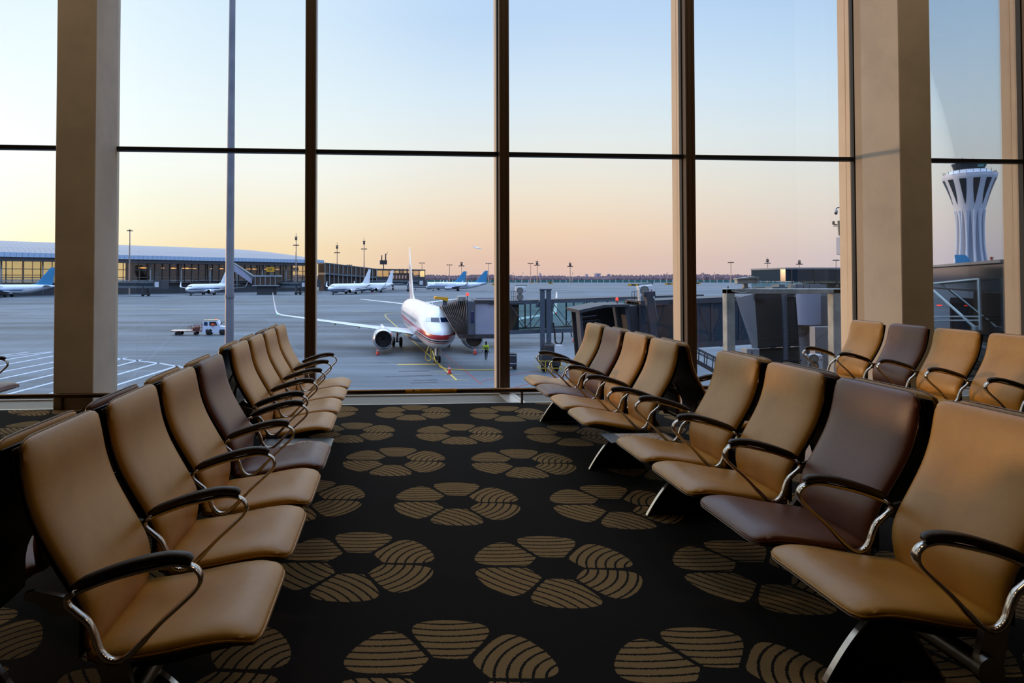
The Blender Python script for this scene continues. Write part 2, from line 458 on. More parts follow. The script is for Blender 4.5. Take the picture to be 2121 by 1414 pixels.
# ledge of grille boards with bright metal trims, broken by plates under every mullion
m_ = [fx(642.5), fx(1045.5), fx(1433), fx(1795)]; st_ = (m_[3]-m_[0])/3
MX = [m_[0]-4*st_, m_[0]-3*st_, m_[0]-2*st_, fx(203)]+m_+[fx(2149), m_[3]+2*st_, m_[3]+3*st_]
g = MB()
for a, b in zip(MX, MX[1:]): g.box(a+0.13, b-0.08, -0.66, -0.12, -0.03, -0.004)
gr = struct(fbuild(g, 'trim_1', 'grille_boards'), 'grey brown ribbed floor grille along the window')
t = MB().box(-14, 14, -0.69, -0.66, -0.02, 0.004).box(-14, 14, -0.12, 0.0, -0.03, 0.012)
struct(fbuild(t, 'trim_2', 'steel_trim'), 'bright metal edging of the window ledge')
p = MB()
for a in MX: p.box(a-0.08, a+0.13, -0.66, -0.12, -0.03, 0.003); p.box(a+0.085, a+0.10, -0.66, -0.12, 0.002, 0.008)
struct(fbuild(p, 'trim_3', 'steel_trim'), 'bright cover plates across the ledge below the mullions')

# mullions, transoms, panes
for n, a in enumerate(MX):
    m = MB().box(a-0.062, a+0.062, -0.12, 0.0, 0.0, H, 0.006).box(a-0.035, a-0.031, -0.124, -0.12, 0, H).box(a+0.022, a+0.026, -0.124, -0.12, 0, H)
    o = struct(fbuild(m, 'trim_%d' % (n+4), 'mullion'), 'dark brown vertical window mullion')
    e = MB().box(a-0.075, a-0.062, -0.02, 0.05, 0, H)
    e.build('gasket', 'black_gasket', o)
    fin = MB().box(a-0.055, a+0.055, 0.0, 0.30, 0.0, H, 0.005); fin.build('outer_fin', 'beige_cladding', o)
TZ = (pt(1035, 318, 8.5).z, 6.2)
for n, (a, b) in enumerate(zip(MX, MX[1:])):
    e = bpy.data.objects.new('window_%d' % (n+1), None); COL.objects.link(e); e['kind'] = 'structure'; e.matrix_world = FM
    z0 = 0.012
    for z1 in TZ + (H,):
        MB().box(a+0.06, b-0.06, 0.012, 0.024, z0, z1-0.02).build('pane', 'window_glass', e)
        z0 = z1 + 0.02
    tm = MB()
    for z1 in TZ: tm.box(a+0.055, b-0.055, -0.05, 0.06, z1-0.024, z1+0.024, 0.004)
    tm.box(a+0.055, b-0.055, -0.05, 0.05, 0.0, 0.03)
    tm.build('transom', 'black_gasket', e)

# two big columns
def column(n, x0, x1, y0, y1):
    o = struct(fbuild(MB().box(x0, x1, y0, y1, 0, H, 0.008), 'column_%d' % n, 'column_plaster'), 'square plastered column by the window')
    MB().box(x0+0.03, x1-0.03, y1, y1+0.15, 0, H).build('column_return', 'beige_cladding', o)
def fl(px, Z): v = FMI @ Vector(((px-PX)/F*Z, Z, 0)); return v
column(1, fx(112.5, -0.69), fx(195, -0.69), -0.69, -0.02)
column(2, fx(1868, -0.95), fx(1934, -0.95), -0.95, -0.33)

# low kick rail with posts
rr = root('kick_rail', 'low bronze kick rail on short posts before the window', 'railing')
rr.matrix_world = FM
RY = -0.715
MB().tube([(-13.5, RY, 0.155), (13.5, RY, 0.155)], 0.026, 16).build('rail', 'rail_metal', rr)
for x_ in [fx(1080,RY)-2*5.2, fx(132,RY), fx(1080,RY), fx(1080,RY)+5.2]:
    MB().box(x_-0.011, x_+0.011, RY-0.02, RY+0.02, -0.0, 0.15, 0.003).cyl((x_, RY), 0.03, 0, 0.006).build('post', 'rail_metal', rr)
tp = MB(); R = []
TP0 = fx(840,RY); TP1 = fx(945,RY)
for x_ in (TP0, TP1):
    R.append([(x_, RY+0.0272*math.cos(t), 0.155+0.0272*math.sin(t)) for t in [math.pi*2*k/20 for k in range(20)]])
tp.rings(R, True, False); tape = tp.build('caution_tape', 'yellow_tape', rr, label='yellow tape with a printed step warning wrapped round the rail')
def tapemat(x_): return Matrix.Translation((x_, RY-0.0235, 0.171)) @ Matrix.Rotation(math.radians(58), 4, 'X')
text_obj('warning_text', '请 注 意 脚 下', 0.022, 'ink', tape, tapemat(TP0+0.24), 0.0004)
text_obj('warning_text', 'Mind your step', 0.024, 'ink', tape, tapemat(TP0+0.47), 0.0004)
tri = MB().prism([(-0.016,-0.012),(0.016,-0.012),(0,0.016)], 2, 0, 0.0006); to = tri.build('warning_triangle', 'ink', tape); to.matrix_local = tapemat(TP0+0.09)
text_obj('warning_mark', '!', 0.02, 'yellow_tape', to, Matrix.Translation((0, -0.002, 0.0008)), 0.0003)

# ================================================================ seating
PIT = 0.582
SEATZ = [(0.0,0.450),(0.03,0.459),(0.08,0.463),(0.16,0.453),(0.26,0.433),(0.36,0.417),(0.49,0.410)]
BACK = [(0.375,0.452),(0.42,0.452),(0.48,0.450),(0.54,0.462),(0.60,0.492),(0.68,0.540),(0.76,0.583),(0.84,0.612),(0.92,0.628),(0.995,0.640)]
def sup(a, n): return max(0.0, 1-abs(a)**n)**0.5
def cushion_mb():
    """seat pad: crowned top, soft rim, open corners rounded"""
    N, K = 26, 22; top = []; bot = []
    for i in range(N+1):
        a = -1+2*i/N; aa = math.copysign(1-(1-abs(a))**1.7, a); u = 0.225+0.232*aa
        z0 = sinterp(SEATZ, max(0, min(0.49, u)))-0.028
        hw = 0.262 - 0.012*(u/0.45)
        r1, r2 = [], []
        for k in range(K+1):
            b = -1+2*k/K; bb = math.copysign(1-(1-abs(b))**1.7, b)
            corner = (abs(aa)**9+abs(bb)**9)
            sc = 1.0/(max(1.0, corner))**(1/9)
            U = 0.242+0.250*aa*sc; V = hw*bb*sc
            h = 0.030*(max(0, 1-abs(aa)**5)**0.5)*(max(0, 1-abs(bb)**5)**0.5)
            edge = 0.010*abs(bb)**3
            r1.append((U, V, z0+h-edge*0.3)); r2.append((U, V, z0-h*0.75-edge*0.3))
        top.append(r1); bot.append(r2)
    m = MB(); v = [p for r in top for p in r]; n = K+1
    f = [(i*n+j, (i+1)*n+j, (i+1)*n+j+1, i*n+j+1) for i in range(N) for j in range(K)]
    m.add(v, f, True); m.add([p for r in bot for p in r], f, True); return m
def cush_rim(off=0.0, dz=0.0):
    pts = []; n = 64
    for k in range(n+1):
        t = 2*math.pi*k/n; c, s_ = math.cos(t), math.sin(t)
        e = (abs(c)**9+abs(s_)**9)**(-1/9); aa, bb = c*e, s_*e
        u = 0.242+(0.250+off)*aa; hw = 0.262-0.012*(u/0.45)+off
        pts.append((u, hw*bb, sinterp(SEATZ, max(0, min(0.49, u)))-0.028+dz-0.003*abs(bb)**3))
    return pts
def back_pt(t, b, off):
    """t 0..1 up the back, b -1..1 across, off = distance behind the front surface"""
    z = 0.375+0.620*t; u = sinterp(BACK, z)
    dz = 0.01; du = (sinterp(BACK, min(z+dz, 0.995))-sinterp(BACK, max(z-dz, 0.375)))/(min(z+dz,0.995)-max(z-dz,0.375))
    n = math.hypot(1, du); nx, nz = 1/n, -du/n
    hw = 0.236+0.018*t + 0.006*math.sin(t*math.pi)
    return (u+nx*off, hw*b, z+nz*off)
def backcush_mb():
    N, K = 34, 20; A, B = [], []
    for i in range(N+1):
        a = -1+2*i/N; aa = math.copysign(1-(1-abs(a))**1.8, a); r1, r2 = [], []
        for k in range(K+1):
            b = -1+2*k/K; bb = math.copysign(1-(1-abs(b))**1.7, b)
            sc = 1.0/max(1.0, abs(aa)**10+abs(bb)**10)**0.1
            t = 0.5+0.5*aa*sc
            h = 0.028*(max(0, 1-abs(aa)**8)**0.5)*(max(0, 1-abs(bb)**6)**0.5)
            r1.append(back_pt(t, bb*sc, 0.028-h)); r2.append(back_pt(t, bb*sc, 0.028+h*0.75))
        A.append(r1); B.append(r2)
    n = K+1; f = [(i*n+j, (i+1)*n+j, (i+1)*n+j+1, i*n+j+1) for i in range(N) for j in range(K)]
    return MB().add([p for r in A for p in r], f, True).add([p for r in B for p in r], f, True)
def backrim(off, grow=0.0):
    pts = []; n = 72
    for k in range(n+1):
        t = 2*math.pi*k/n; c, s_ = math.cos(t), math.sin(t); e = (abs(c)**10+abs(s_)**10)**(-0.1)
        x_, y_, z_ = back_pt(0.5+0.5*s_*e*(1+grow), c*e, off); pts.append((x_, y_*(1+grow*1.5), z_))
    return pts
def shell_mb():
    N, K = 20, 8; A, B = [], []
    for i in range(N+1):
        t = 0.0+0.965*i/N; r1, r2 = [], []
        for k in range(K+1):
            b = -1+2*k/K; w_ = 1.0-0.10*(max(0, (t-0.9))*8)**2*0.2
            q = 0.010*(1-abs(b)**4)
            r1.append(back_pt(t, b*0.985*w_, 0.046)); r2.append(back_pt(t, b*0.98*w_, 0.050+q*0.6))
        A.append(r1); B.append(r2)
    m = MB(); n = K+1; f = [(i*n+j, (i+1)*n+j, (i+1)*n+j+1, i*n+j+1) for i in range(N) for j in range(K)]
    NN = (N+1)*n; v = [p for r in A for p in r]+[p for r in B for p in r]; g = f+[tuple(q+NN for q in x_) for x_ in f]
    for i in range(N):
        for j in (0, K): g.append((i*n+j, (i+1)*n+j, NN+(i+1)*n+j, NN+i*n+j))
    for j in range(K):
        for i in (0, N): g.append((i*n+j, i*n+j+1, NN+i*n+j+1, NN+i*n+j))
    return m.add(v, g, True)
def pan_mb():
    m = MB()
    for i in range(1): pass
    N = 10; top = []; bot = []
    for i in range(N+1):
        u = 0.03+0.42*i/N; z = sinterp(SEATZ, u)-0.052
        d = 0.012+0.022*math.sin(math.pi*i/N)
        hw = 0.235
        top.append([(u, -hw, z+0.012), (u, hw, z+0.012), (u, hw*0.93, z-d), (u, -hw*0.93, z-d)])
    return m.rings(top, True, True, False)
PADP = [(0.475, 0.6), (0.42, 0.625), (0.35, 0.65), (0.2771, 0.6703), (0.2154, 0.6801), (0.1713, 0.6778), (0.1492, 0.6702)]
def pad_mb():
    P = bez([(u, 0, z) for u, z in PADP], 4); n = len(P)
    rw = [0.0225*min(1, 0.45+1.8*math.sin(math.pi*min(max(i/(n-1), 0.02), 0.985))) for i in range(n)]
    rh = [0.0150*min(1, 0.40+1.8*math.sin(math.pi*min(max(i/(n-1), 0.02), 0.985))) for i in range(n)]
    return MB().tube([tuple(p) for p in P], rw, 14, rh, up=(0.3,0,1))
STRAP = [(0.462, 0.588), (0.4, 0.612), (0.33, 0.634), (0.2154, 0.6591), (0.1669, 0.6581), (0.1378, 0.6449), (0.126, 0.622), (0.134, 0.595), (0.1713, 0.5578), (0.2286, 0.5063), (0.2778, 0.4553), (0.318, 0.416), (0.345, 0.4), (0.375, 0.402), (0.4, 0.428), (0.414, 0.468), (0.432, 0.504), (0.462, 0.53), (0.486, 0.552), (0.488, 0.574), (0.468, 0.588)]
def strap_mb():
    P = bez([(u, 0, z) for u, z in STRAP], 4)
    m = MB(); n = len(P); R = []
    for i, p in enumerate(P):
        t = (P[min(i+1, n-1)]-P[max(i-1, 0)]).normalized(); b = Vector((-t.z, 0, t.x)); a = Vector((0, 1, 0))
        f = i/(n-1); w_ = 0.0165 if f < 0.35 else 0.0165-0.004*min(1, (f-0.35)*5) if f < 0.6 else 0.0145
        h = 0.0065 if f < 0.5 else 0.0085
        R.append([p+a*w_*math.copysign(abs(math.cos(q))**0.6, math.cos(q))+b*h*math.copysign(abs(math.sin(q))**0.8, math.sin(q)) for q in [2*math.pi*k/12 for k in range(12)]])
    return m.rings(R, True, True, True)
def bracket_mb():
    m = MB()
    m.prism([(0.325,0.405),(0.348,0.394),(0.375,0.396),(0.402,0.415),(0.385,0.31),(0.365,0.268),(0.315,0.268),(0.30,0.30)], 1, -0.011, 0.011)
    return m
def rear_mb():
    m = MB()
    m.prism([(0.465,0.530),(0.49,0.548),(0.495,0.578),(0.575,0.596),(0.600,0.590),(0.602,0.574),(0.56,0.558),(0.52,0.528)], 1, -0.009, 0.009)
    return m
def leg_mb():
    m = MB(); pts = []
    for k in range(25):
        d = -1+k/12; pts.append((0.35+0.215*d, 0.25*(1-abs(d)**1.5)+0.003))
    m.prism(pts, 1, -0.006, 0.006); return m
def legrim_mb():
    P = []
    for k in range(33):
        d = -1+k/16; P.append((0.35+0.217*d, 0, 0.254*(1-abs(d)**1.5)+0.003))
    m = MB(); R = []; n = len(P)
    for i, p in enumerate(P):
        p = Vector(p); t = (Vector(P[min(i+1, n-1)])-Vector(P[max(i-1, 0)])).normalized(); b = Vector((-t.z,0,t.x))
        w_ = 0.0125; h = 0.004
        R.append([p+Vector((0,1,0))*w_*c+b*h*s_ for c, s_ in ((-1,-1),(1,-1),(1,1),(-1,1))])
    m.rings(R, True, True, False); return m
meshes = {}
def part(key, fn, name, m, parent, loc=(0,0,0), **t):
    k = (key, m)
    if k not in meshes:
        o = fn().build(name, m, parent); meshes[k] = o.data
    else:
        o = bpy.data.objects.new(name, meshes[k]); COL.objects.link(o); o.parent = parent
    o.location = loc
    for a_, b_ in t.items(): o[a_] = b_
    return o
def rim_tube(fn, r):
    def g():
        return MB().tube(fn(), r, 6, cap=False)
    return g
def bench(label, loc, rz, colors, table=None, group='airport seating benches', n=4, legs=(0.42, 2.12), tside=1, mixed=True):
    b = root('beam_bench', label, 'bench', loc, rz, group)
    L = n*PIT
    MB().tube([(0.335, -0.03, 0.298), (0.335, L+0.03, 0.298)], 0.034, 18).build('beam', 'satin_metal', b)
    for y_ in (-0.03, L+0.03):
        MB().tube([(0.335, y_-0.012, 0.298), (0.335, y_+0.012, 0.298)], 0.041, 20).build('beam_cap', 'satin_metal', b)
    for y_ in legs:
        q = part('leg', leg_mb, 'leg', 'leg_panel', b, (0, y_, 0)); part('legrim', legrim_mb, 'chrome_edge', 'chrome', q)
    for i, c in enumerate(colors):
        y_ = PIT*(i+0.5); m = c+'_leather'
        lab = {} if len(set(colors)) == 1 else {'label': ('brown' if c == 'brown' else 'tan')+' leather seat'}
        lab2 = {} if len(set(colors)) == 1 else {'label': ('brown' if c == 'brown' else 'tan')+' leather backrest'}
        s_ = part('cushion', cushion_mb, 'seat', m, b, (0, y_, 0), **lab)
        part('pan', pan_mb, 'seat_pan', 'black_shell', s_)
        part('srim', rim_tube(lambda: cush_rim(0.002, -0.002), 0.0032), 'seat_piping', m, s_)
        part('srim2', rim_tube(lambda: cush_rim(0.001, -0.011), 0.0034), 'seat_edge', 'shell_edge', s_)
        k_ = part('backc', backcush_mb, 'backrest', m, b, (0, y_, 0), **lab2)
        part('shell', shell_mb, 'back_shell', 'black_shell', k_)
        part('brim', rim_tube(lambda: backrim(0.030, 0.004), 0.0026), 'back_edge', 'shell_edge', k_)
    for i in range(n+1):
        y_ = PIT*i
        a_ = part('strap', strap_mb, 'armrest', 'chrome', b, (0.018, y_, 0)); part('pad', pad_mb, 'arm_pad', 'dark_pad', a_)
        part('brk', bracket_mb, 'arm_bracket', 'satin_metal', a_); part('rbrk', rear_mb, 'rear_bracket', 'satin_metal', a_)
    if table:
        y0 = L+0.045; y1 = L+0.305
        t_ = MB().box(0.005, 0.46, y0, y1, 0.372, 0.384, 0.003).build('side_table', 'table_top', b, label='grey side table between the benches')
        MB().box(0.29, 0.38, y0-0.03, y1-0.04, 0.31, 0.372, 0.006).build('table_bracket', 'satin_metal', t_)
    return b, L
def place(px0, px1, side, pitch_n=3):
    """px0/px1: floor positions of the front far corners of the nearest and farthest seat"""
    a = Vector(px0+(0,)); b = Vector(px1+(0,)); d = (b-a).normalized(); c = (a+b)/2
    c = c - d*0.235                      # centre of the four seats along the row
    ang = math.radians(2.1); d = Vector((-math.sin(ang), math.cos(ang), 0)); c = (a+b)/2 - d*0.235
    L = 4*PIT; c = c - Vector((math.cos(ang), math.sin(ang), 0))*(0.03 if side == 'R' else -0.03)
    if side == 'R': return c - d*L/2, ang, d       # faces left, local y runs away from the camera
    return c + d*L/2, ang+math.pi, d               # faces right, local y runs towards the camera
BEN = {}
def pair(key, p0, p1, side, front, back, lf, lb, table=False, group='', gb=''):
    loc, ang, d = place(p0, p1, side)
    fr = front if side == 'R' else front[::-1]; bk = back[::-1] if side == 'R' else back
    tf = table and side == 'R'
    if side == 'R': b, L = bench(lf, loc, ang, fr, table=table, group=group)
    else: b, L = bench(lf, loc, ang, fr, table=False, group=group)
    BEN[key] = b
    if back:
        nrm = Vector((math.cos(ang), math.sin(ang), 0))
        loc2 = loc + nrm*1.398 + Vector((-math.sin(ang), math.cos(ang), 0))*(4*PIT)
        b2, _ = bench(lb, loc2, ang+math.pi, bk, group=gb)
        BEN[key+'b'] = b2
    return b
T, Br = 'tan', 'brown'
def tip(px, py): v = gnd(px, py, 0.424); return (v.x, v.y)
pair('RN', tip(1600,1137), tip(1292.5,913), 'R', [T,Br,T,T], [T,T,Br,T],
     'nearest right-hand bench with one brown seat second from the camera, facing the aisle',
     'bench back to back behind the nearest right-hand bench, facing the right', True, 'benches facing the aisle', 'benches back to back with the aisle rows')
pair('RF', tip(1187.5,853), tip(1090,780), 'R', [T,T,Br,T], [T,T,T,T],
     'far right-hand bench before the window, brown seat second from its far end',
     'bench back to back behind the far right-hand bench near the window', False, 'benches facing the aisle', 'benches back to back with the aisle rows')
pair('LN', tip(582,1173), tip(666,923), 'L', [T,T,T,Br], [T,Br,T,T],
     'nearest left-hand bench with three tan seats and a brown one at its far end',
     'bench back to back behind the nearest left-hand bench, facing the left', False, 'benches facing the aisle', 'benches back to back with the aisle rows')
pair('LF', tip(685.5,859), tip(720.5,787), 'L', [T,T,T,T], [T,T,Br,T],
     'far left-hand bench of four tan seats by the window, facing the aisle',
     'bench back to back behind the far left-hand bench, one brown seat among tan', False, 'benches facing the aisle', 'benches back to back with the aisle rows')
# row at the far right (faces left) and the end of a row at the far left (faces right)
p0 = gnd(2035, 801.7, 0.62); p0.z = 0; p0.x -= 0.12
an = math.radians(1.4)
b, L = bench('bench at the far right in front of the tower window, brown seat between tan ones', p0, an, [T,T,Br,T], group='benches beside the window columns')
BEN['R2'] = b
end = gnd(22, 753, 0.62); end.z = 0; end.x += 0.12; ang = math.radians(2.1)+math.pi
b, L = bench('bench at the far left edge, only its end seat and armrest in view', end, ang, [Br,T,T,T], group='benches beside the window columns')
BEN['L3'] = b
# tables bridging the two benches of each row hang on the nearer bench
def left_table(b):
    t_ = MB().box(0.005, 0.46, -0.305, -0.045, 0.372, 0.384, 0.003).build('side_table', 'table_top', b, label='grey side table between the benches')
    MB().box(0.29, 0.38, -0.265, -0.015, 0.31, 0.372, 0.006).build('table_bracket', 'satin_metal', t_)
    s_ = MB().lathe([(0.0001,0.3846),(0.07,0.3846),(0.07,0.3852),(0.0001,0.3852)], (0.17, -0.17, 0)).build('round_sticker', 'sticker_orange', t_)
    MB().lathe([(0.0001,0.3853),(0.062,0.3853),(0.062,0.3857),(0.0001,0.3857)], (0.17, -0.17, 0)).build('sticker_face', 'sticker', t_)
    MB().box(0.23, 0.33, -0.16, -0.09, 0.3846, 0.3852).build('paper_label', 'sticker_white', t_)
    k = MB()
    for i, w_ in enumerate((0.07, 0.09, 0.06)): k.box(0.145+i*0.022, 0.155+i*0.022, -0.17-w_/2, -0.17+w_/2, 0.3857, 0.3860)
    k.build('sticker_print', 'ink', t_)
left_table(BEN['LN'])
rt = [o for o in kids(BEN['RN']) if o.name.startswith('side_table')][0]
y0 = 4*PIT+0.045
MB().box(0.10, 0.44, y0+0.03, y0+0.24, 0.3845, 0.3852).build('sticker_sheet', 'sticker', rt)
def tsheet(txt, u, v, s_): text_obj('sheet_text', txt, s_, 'ink', rt, Matrix.Translation((u, v, 0.3854)) @ Matrix.Rotation(0, 4, 'Z'), 0.0002)
tsheet('24', 0.37, y0+0.20, 0.034)
k = MB(); rnd = random.Random(3)
for i in range(26):
    u = 0.12+rnd.random()*0.29; v = y0+0.045+rnd.random()*0.16; k.box(u, u+0.008+rnd.random()*0.02, v, v+0.006, 0.3853, 0.3856)
k.build('sheet_print', 'ink', rt)
MB().box(0.135, 0.155, y0+0.145, y0+0.17, 0.3853, 0.3856).box(0.165, 0.18, y0+0.145, y0+0.17, 0.3853, 0.3856).build('sheet_mark', 'sticker_red', rt)
# ================================================================ materials outside
mat('aircraft_white', (226, 226, 228), 0.26, coat=0.3)
mat('engine_grey', (168, 172, 180), 0.28, 0.3)
mat('engine_lip', (200, 202, 206), 0.18, 1.0)
mat('wing_grey', (196, 200, 206), 0.3, 0.2)
mat('dark_void', (12, 12, 14), 0.7)
mat('tyre', (18, 18, 20), 0.8)
mat('strut_metal', (120, 122, 126), 0.4, 0.7)
mat('cockpit_glass', (20, 40, 74), 0.08)
mat('cockpit_blind', (200, 204, 204), 0.3)
mat('tail_blue', (58, 132, 172), 0.4)
mat('tail_white', (222, 226, 232), 0.3)
mat('title_blue', (60, 84, 130), 0.5); mat('title_dark', (40, 48, 70), 0.5)
mat('signal_red', (230, 40, 30), 0.5, emit=((255, 50, 30), 2.5))
mat('signal_green', (40, 220, 120), 0.5, emit=((60, 255, 150), 1.5))
mat('signal_amber', (240, 160, 60), 0.5, emit=((255, 150, 40), 1.8))

def livery_main(nt):
    x, s, z = coords(nt)
    ax = x.abs()
    # lines dip towards the nose and wrap round under the windscreen
    dip = (s.mn(9.0)*-1.0+9.0)*0.0
    nose = (1.0 - s.step(0.0, 3.6))*-0.42
    q = z - nose - (s*0.006)
    white = rgb(228, 227, 228)
    c = mixc(nt, q.between(2.92, 3.36), white, rgb(176, 34, 38))
    c = mixc(nt, q.between(2.68, 2.83), c, rgb(36, 30, 38))
    c = mixc(nt, q.between(2.50, 2.60), c, rgb(176, 34, 38))
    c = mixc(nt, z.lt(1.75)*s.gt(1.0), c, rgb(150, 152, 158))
    win = (z.between(3.62, 3.92))*((s*1.97).frac().between(0.28, 0.74))*(s.between(6.4, 30.5))*ax.gt(1.2)
    band = (z.between(3.5, 4.02))*s.between(5.6, 31.5)*ax.gt(1.2)
    c = mixc(nt, band*0.35, c, rgb(170, 176, 190))
    c = mixc(nt, win, c, rgb(40, 46, 60))
    door = ((s-5.0).abs().between(0.40, 0.43)).mx((s-5.0).abs().between(13.5,13.54))*z.between(2.8, 4.6)*ax.gt(1.0)
    c = mixc(nt, door*0.6, c, rgb(110, 112, 120))
    rad = (((s*0.0)+ (1.55-s).abs()).lt(0.02))
    return mixc(nt, rad*0.35, c, rgb(120, 124, 130))
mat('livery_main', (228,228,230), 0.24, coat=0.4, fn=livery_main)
def livery_blue(nt):
    x, s, z = coords(nt); ax = x.abs()
    white = rgb(222, 226, 232)
    c = mixc(nt, z.between(2.72, 3.22)*s.between(0.6, 26.0), white, rgb(36, 56, 104))
    c = mixc(nt, z.between(2.95, 3.22)*s.between(6.0, 27.0), c, rgb(30, 110, 170))
    win = (z.between(3.6, 3.85))*((s*1.9).frac().between(0.3, 0.68))*(s.between(6.0, 30.0))*ax.gt(1.2)
    c = mixc(nt, win, c, rgb(70, 84, 110))
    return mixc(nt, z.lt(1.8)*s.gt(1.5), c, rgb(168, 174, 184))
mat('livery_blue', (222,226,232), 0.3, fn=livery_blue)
def livery_pale(nt):
    x, s, z = coords(nt); ax = x.abs()
    c = mixc(nt, z.between(2.45, 2.75)*s.between(0.8, 33.0), rgb(224, 226, 230), rgb(40, 70, 120))
    win = (z.between(3.6, 3.85))*((s*1.9).frac().between(0.3, 0.68))*(s.between(6.0, 30.0))*ax.gt(1.2)
    c = mixc(nt, win, c, rgb(80, 92, 116))
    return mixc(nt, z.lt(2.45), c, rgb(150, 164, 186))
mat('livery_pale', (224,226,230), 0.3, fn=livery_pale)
def fin_main(nt):
    x, s, z = coords(nt)
    a = (z - 5.3)*0.62 + 32.6
    c = mixc(nt, (s-a).between(-4.0, 0.75), rgb(232, 228, 226), rgb(232, 228, 226))
    return mixc(nt, ((s-a).gt(3.2))*z.lt(9.8), c, rgb(176, 60, 44))
mat('fin_main', (228,228,230), 0.24, coat=0.4, fn=fin_main)

# ================================================================ airliner
FUS = [ # s, half width, top, bottom
 (0.0,0.03,2.88,2.82),(0.15,0.42,3.22,2.46),(0.45,0.72,3.46,2.20),(0.9,1.02,3.70,1.95),(1.5,1.30,3.98,1.72),(2.1,1.48,4.36,1.57),
 (2.8,1.64,4.80,1.45),(3.8,1.78,5.12,1.36),(5.2,1.86,5.28,1.31),(7.0,1.88,5.31,1.30),(14,1.88,5.31,1.30),(20,1.88,5.31,1.30),(25,1.88,5.31,1.32),
 (28,1.84,5.31,1.62),(31,1.64,5.29,2.30),(34,1.22,5.22,3.10),(36.5,0.74,5.08,3.78),(38.4,0.30,4.86,4.30),(38.9,0.06,4.72,4.55)]
def fus(s):
    w_ = sinterp([(r[0], r[1]) for r in FUS], s); t = sinterp([(r[0], r[2]) for r in FUS], s); b = sinterp([(r[0], r[3]) for r in FUS], s)
    return w_, (t+b)/2, (t-b)/2
def fus_s(x, z):
    for i in range(1, 400):
        s = i*0.02; w_, zc, h = fus(s)
        if (x/w_)**2+((z-zc)/h)**2 <= 1: return s
    return 4
def fus_mb(n=32):
    st = [0,0.05,0.15,0.3,0.45,0.65,0.9,1.2,1.5,1.8,2.1,2.4,2.8,3.3,3.8,4.5,5.2,6,7,10,14,18,22,25,26.5,28,29.5,31,32.5,34,35.3,36.5,37.5,38.4,38.9]
    R = []
    for s in st:
        w_, zc, h = fus(s); R.append([(w_*math.sin(2*math.pi*k/n), s, zc+h*math.cos(2*math.pi*k/n)) for k in range(n)])
    return MB().rings(R)
def foil(n=12):
    P = []
    for k in range(n+1): x = (1-math.cos(math.pi*k/n))/2; P.append((x, 0.6*(0.2969*x**.5-0.126*x-0.3516*x*x+0.2843*x**3-0.1036*x**4)*5))
    return P + [(x, -z*0.6) for x, z in P[-2:0:-1]]
def wing_mb(secs, vert=False):
    R = []
    for (y, s, c, z, t) in secs:
        if vert: R.append([(y+q*c*t*1.0, s+x*c, z) for x, q in foil()])
        else: R.append([(y, s+x*c, z+q*c*t) for x, q in foil()])
    return MB().rings(R)
def vfin_mb(secs):
    R = []
    for (z, s, c, t) in secs: R.append([(q*c*t, s+x*c, z) for x, q in [(a, b) for a, b in foil()]])
    return MB().rings(R)
def mirror(secs): return [(-y, s, c, z, t) for (y, s, c, z, t) in secs]
WING = [(1.2,12.6,8.4,1.95,.13),(1.9,13.2,7.6,2.05,.13),(5.6,15.6,5.0,2.42,.12),(11,18.7,3.3,3.0,.11),(16.6,21.9,1.75,3.62,.10),(17.0,22.15,1.6,3.72,.10)]
LETW = [(17.0,22.15,1.6,3.72,.10),(17.25,22.4,1.45,3.86,.10),(17.45,22.75,1.25,4.25,.10),(17.75,23.6,0.85,5.4,.09),(17.95,24.3,0.5,6.3,.09)]
STAB = [(0.3,33.2,3.9,4.35,.10),(7.1,37.2,1.4,5.05,.09)]
def letw_mb(sg):
    R = []
    for (y, s, c, z, t) in LETW:
        k = min(1.0, max(0.0, (z-3.72)/0.6))
        R.append([(sg*y+q*c*t*k*-sg, s+x*c, z+q*c*t*(1-k)) for x, q in foil()])
    return MB().rings(R)
def engine(b, sg, grey='engine_grey'):
    X = sg*4.83; Z = 1.62
    pr = [(0.80,11.3),(0.90,11.12),(1.00,11.2),(1.10,11.6),(1.14,12.4),(1.08,13.6),(0.92,14.6),(0.74,15.3)]
    m = MB().lathe([(r, s) for r, s in pr[3:]], (X, 0, Z), 1, 32)
    e = m.build('engine', grey, b)
    MB().lathe([(0.78,12.1),(0.77,11.6),(0.80,11.3),(0.87,11.14),(0.95,11.15),(1.03,11.28),(1.10,11.6)], (X, 0, Z), 1, 32).build('inlet_lip', 'engine_lip', e)
    MB().lathe([(0.001,11.75),(0.12,11.9),(0.2,12.1),(0.78,12.1)], (X, 0, Z), 1, 24).build('fan', 'dark_void', e)
    MB().lathe([(0.72,15.2),(0.5,15.2),(0.42,16.1),(0.3,16.2),(0.001,16.9)], (X, 0, Z), 1, 20).build('exhaust_cone', 'strut_metal', e)
    MB().rings([[(X-0.16,12.2,Z+1.0),(X+0.16,12.2,Z+1.0),(X+0.16,17.4,Z+0.75),(X-0.16,17.4,Z+0.6)],[(X-0.12,13.0,Z+1.28),(X+0.12,13.0,Z+1.28),(X+0.12,16.8,Z+1.2),(X-0.12,16.8,Z+1.2)]], True, True, False).build('pylon', 'aircraft_white', e)
def wheel(mb, x, y, r, w_):
    mb.lathe([(0.001,-w_/2),(r*0.8,-w_/2),(r,-w_/4),(r,w_/4),(r*0.8,w_/2),(0.001,w_/2)], (x, y, r), 0, 20)
def hubs(mb, x, y, r, w_):
    mb.lathe([(0.001,-w_/2-0.02),(r*0.45,-w_/2-0.02),(r*0.45,w_/2+0.02),(0.001,w_/2+0.02)], (x, y, r), 0, 14)
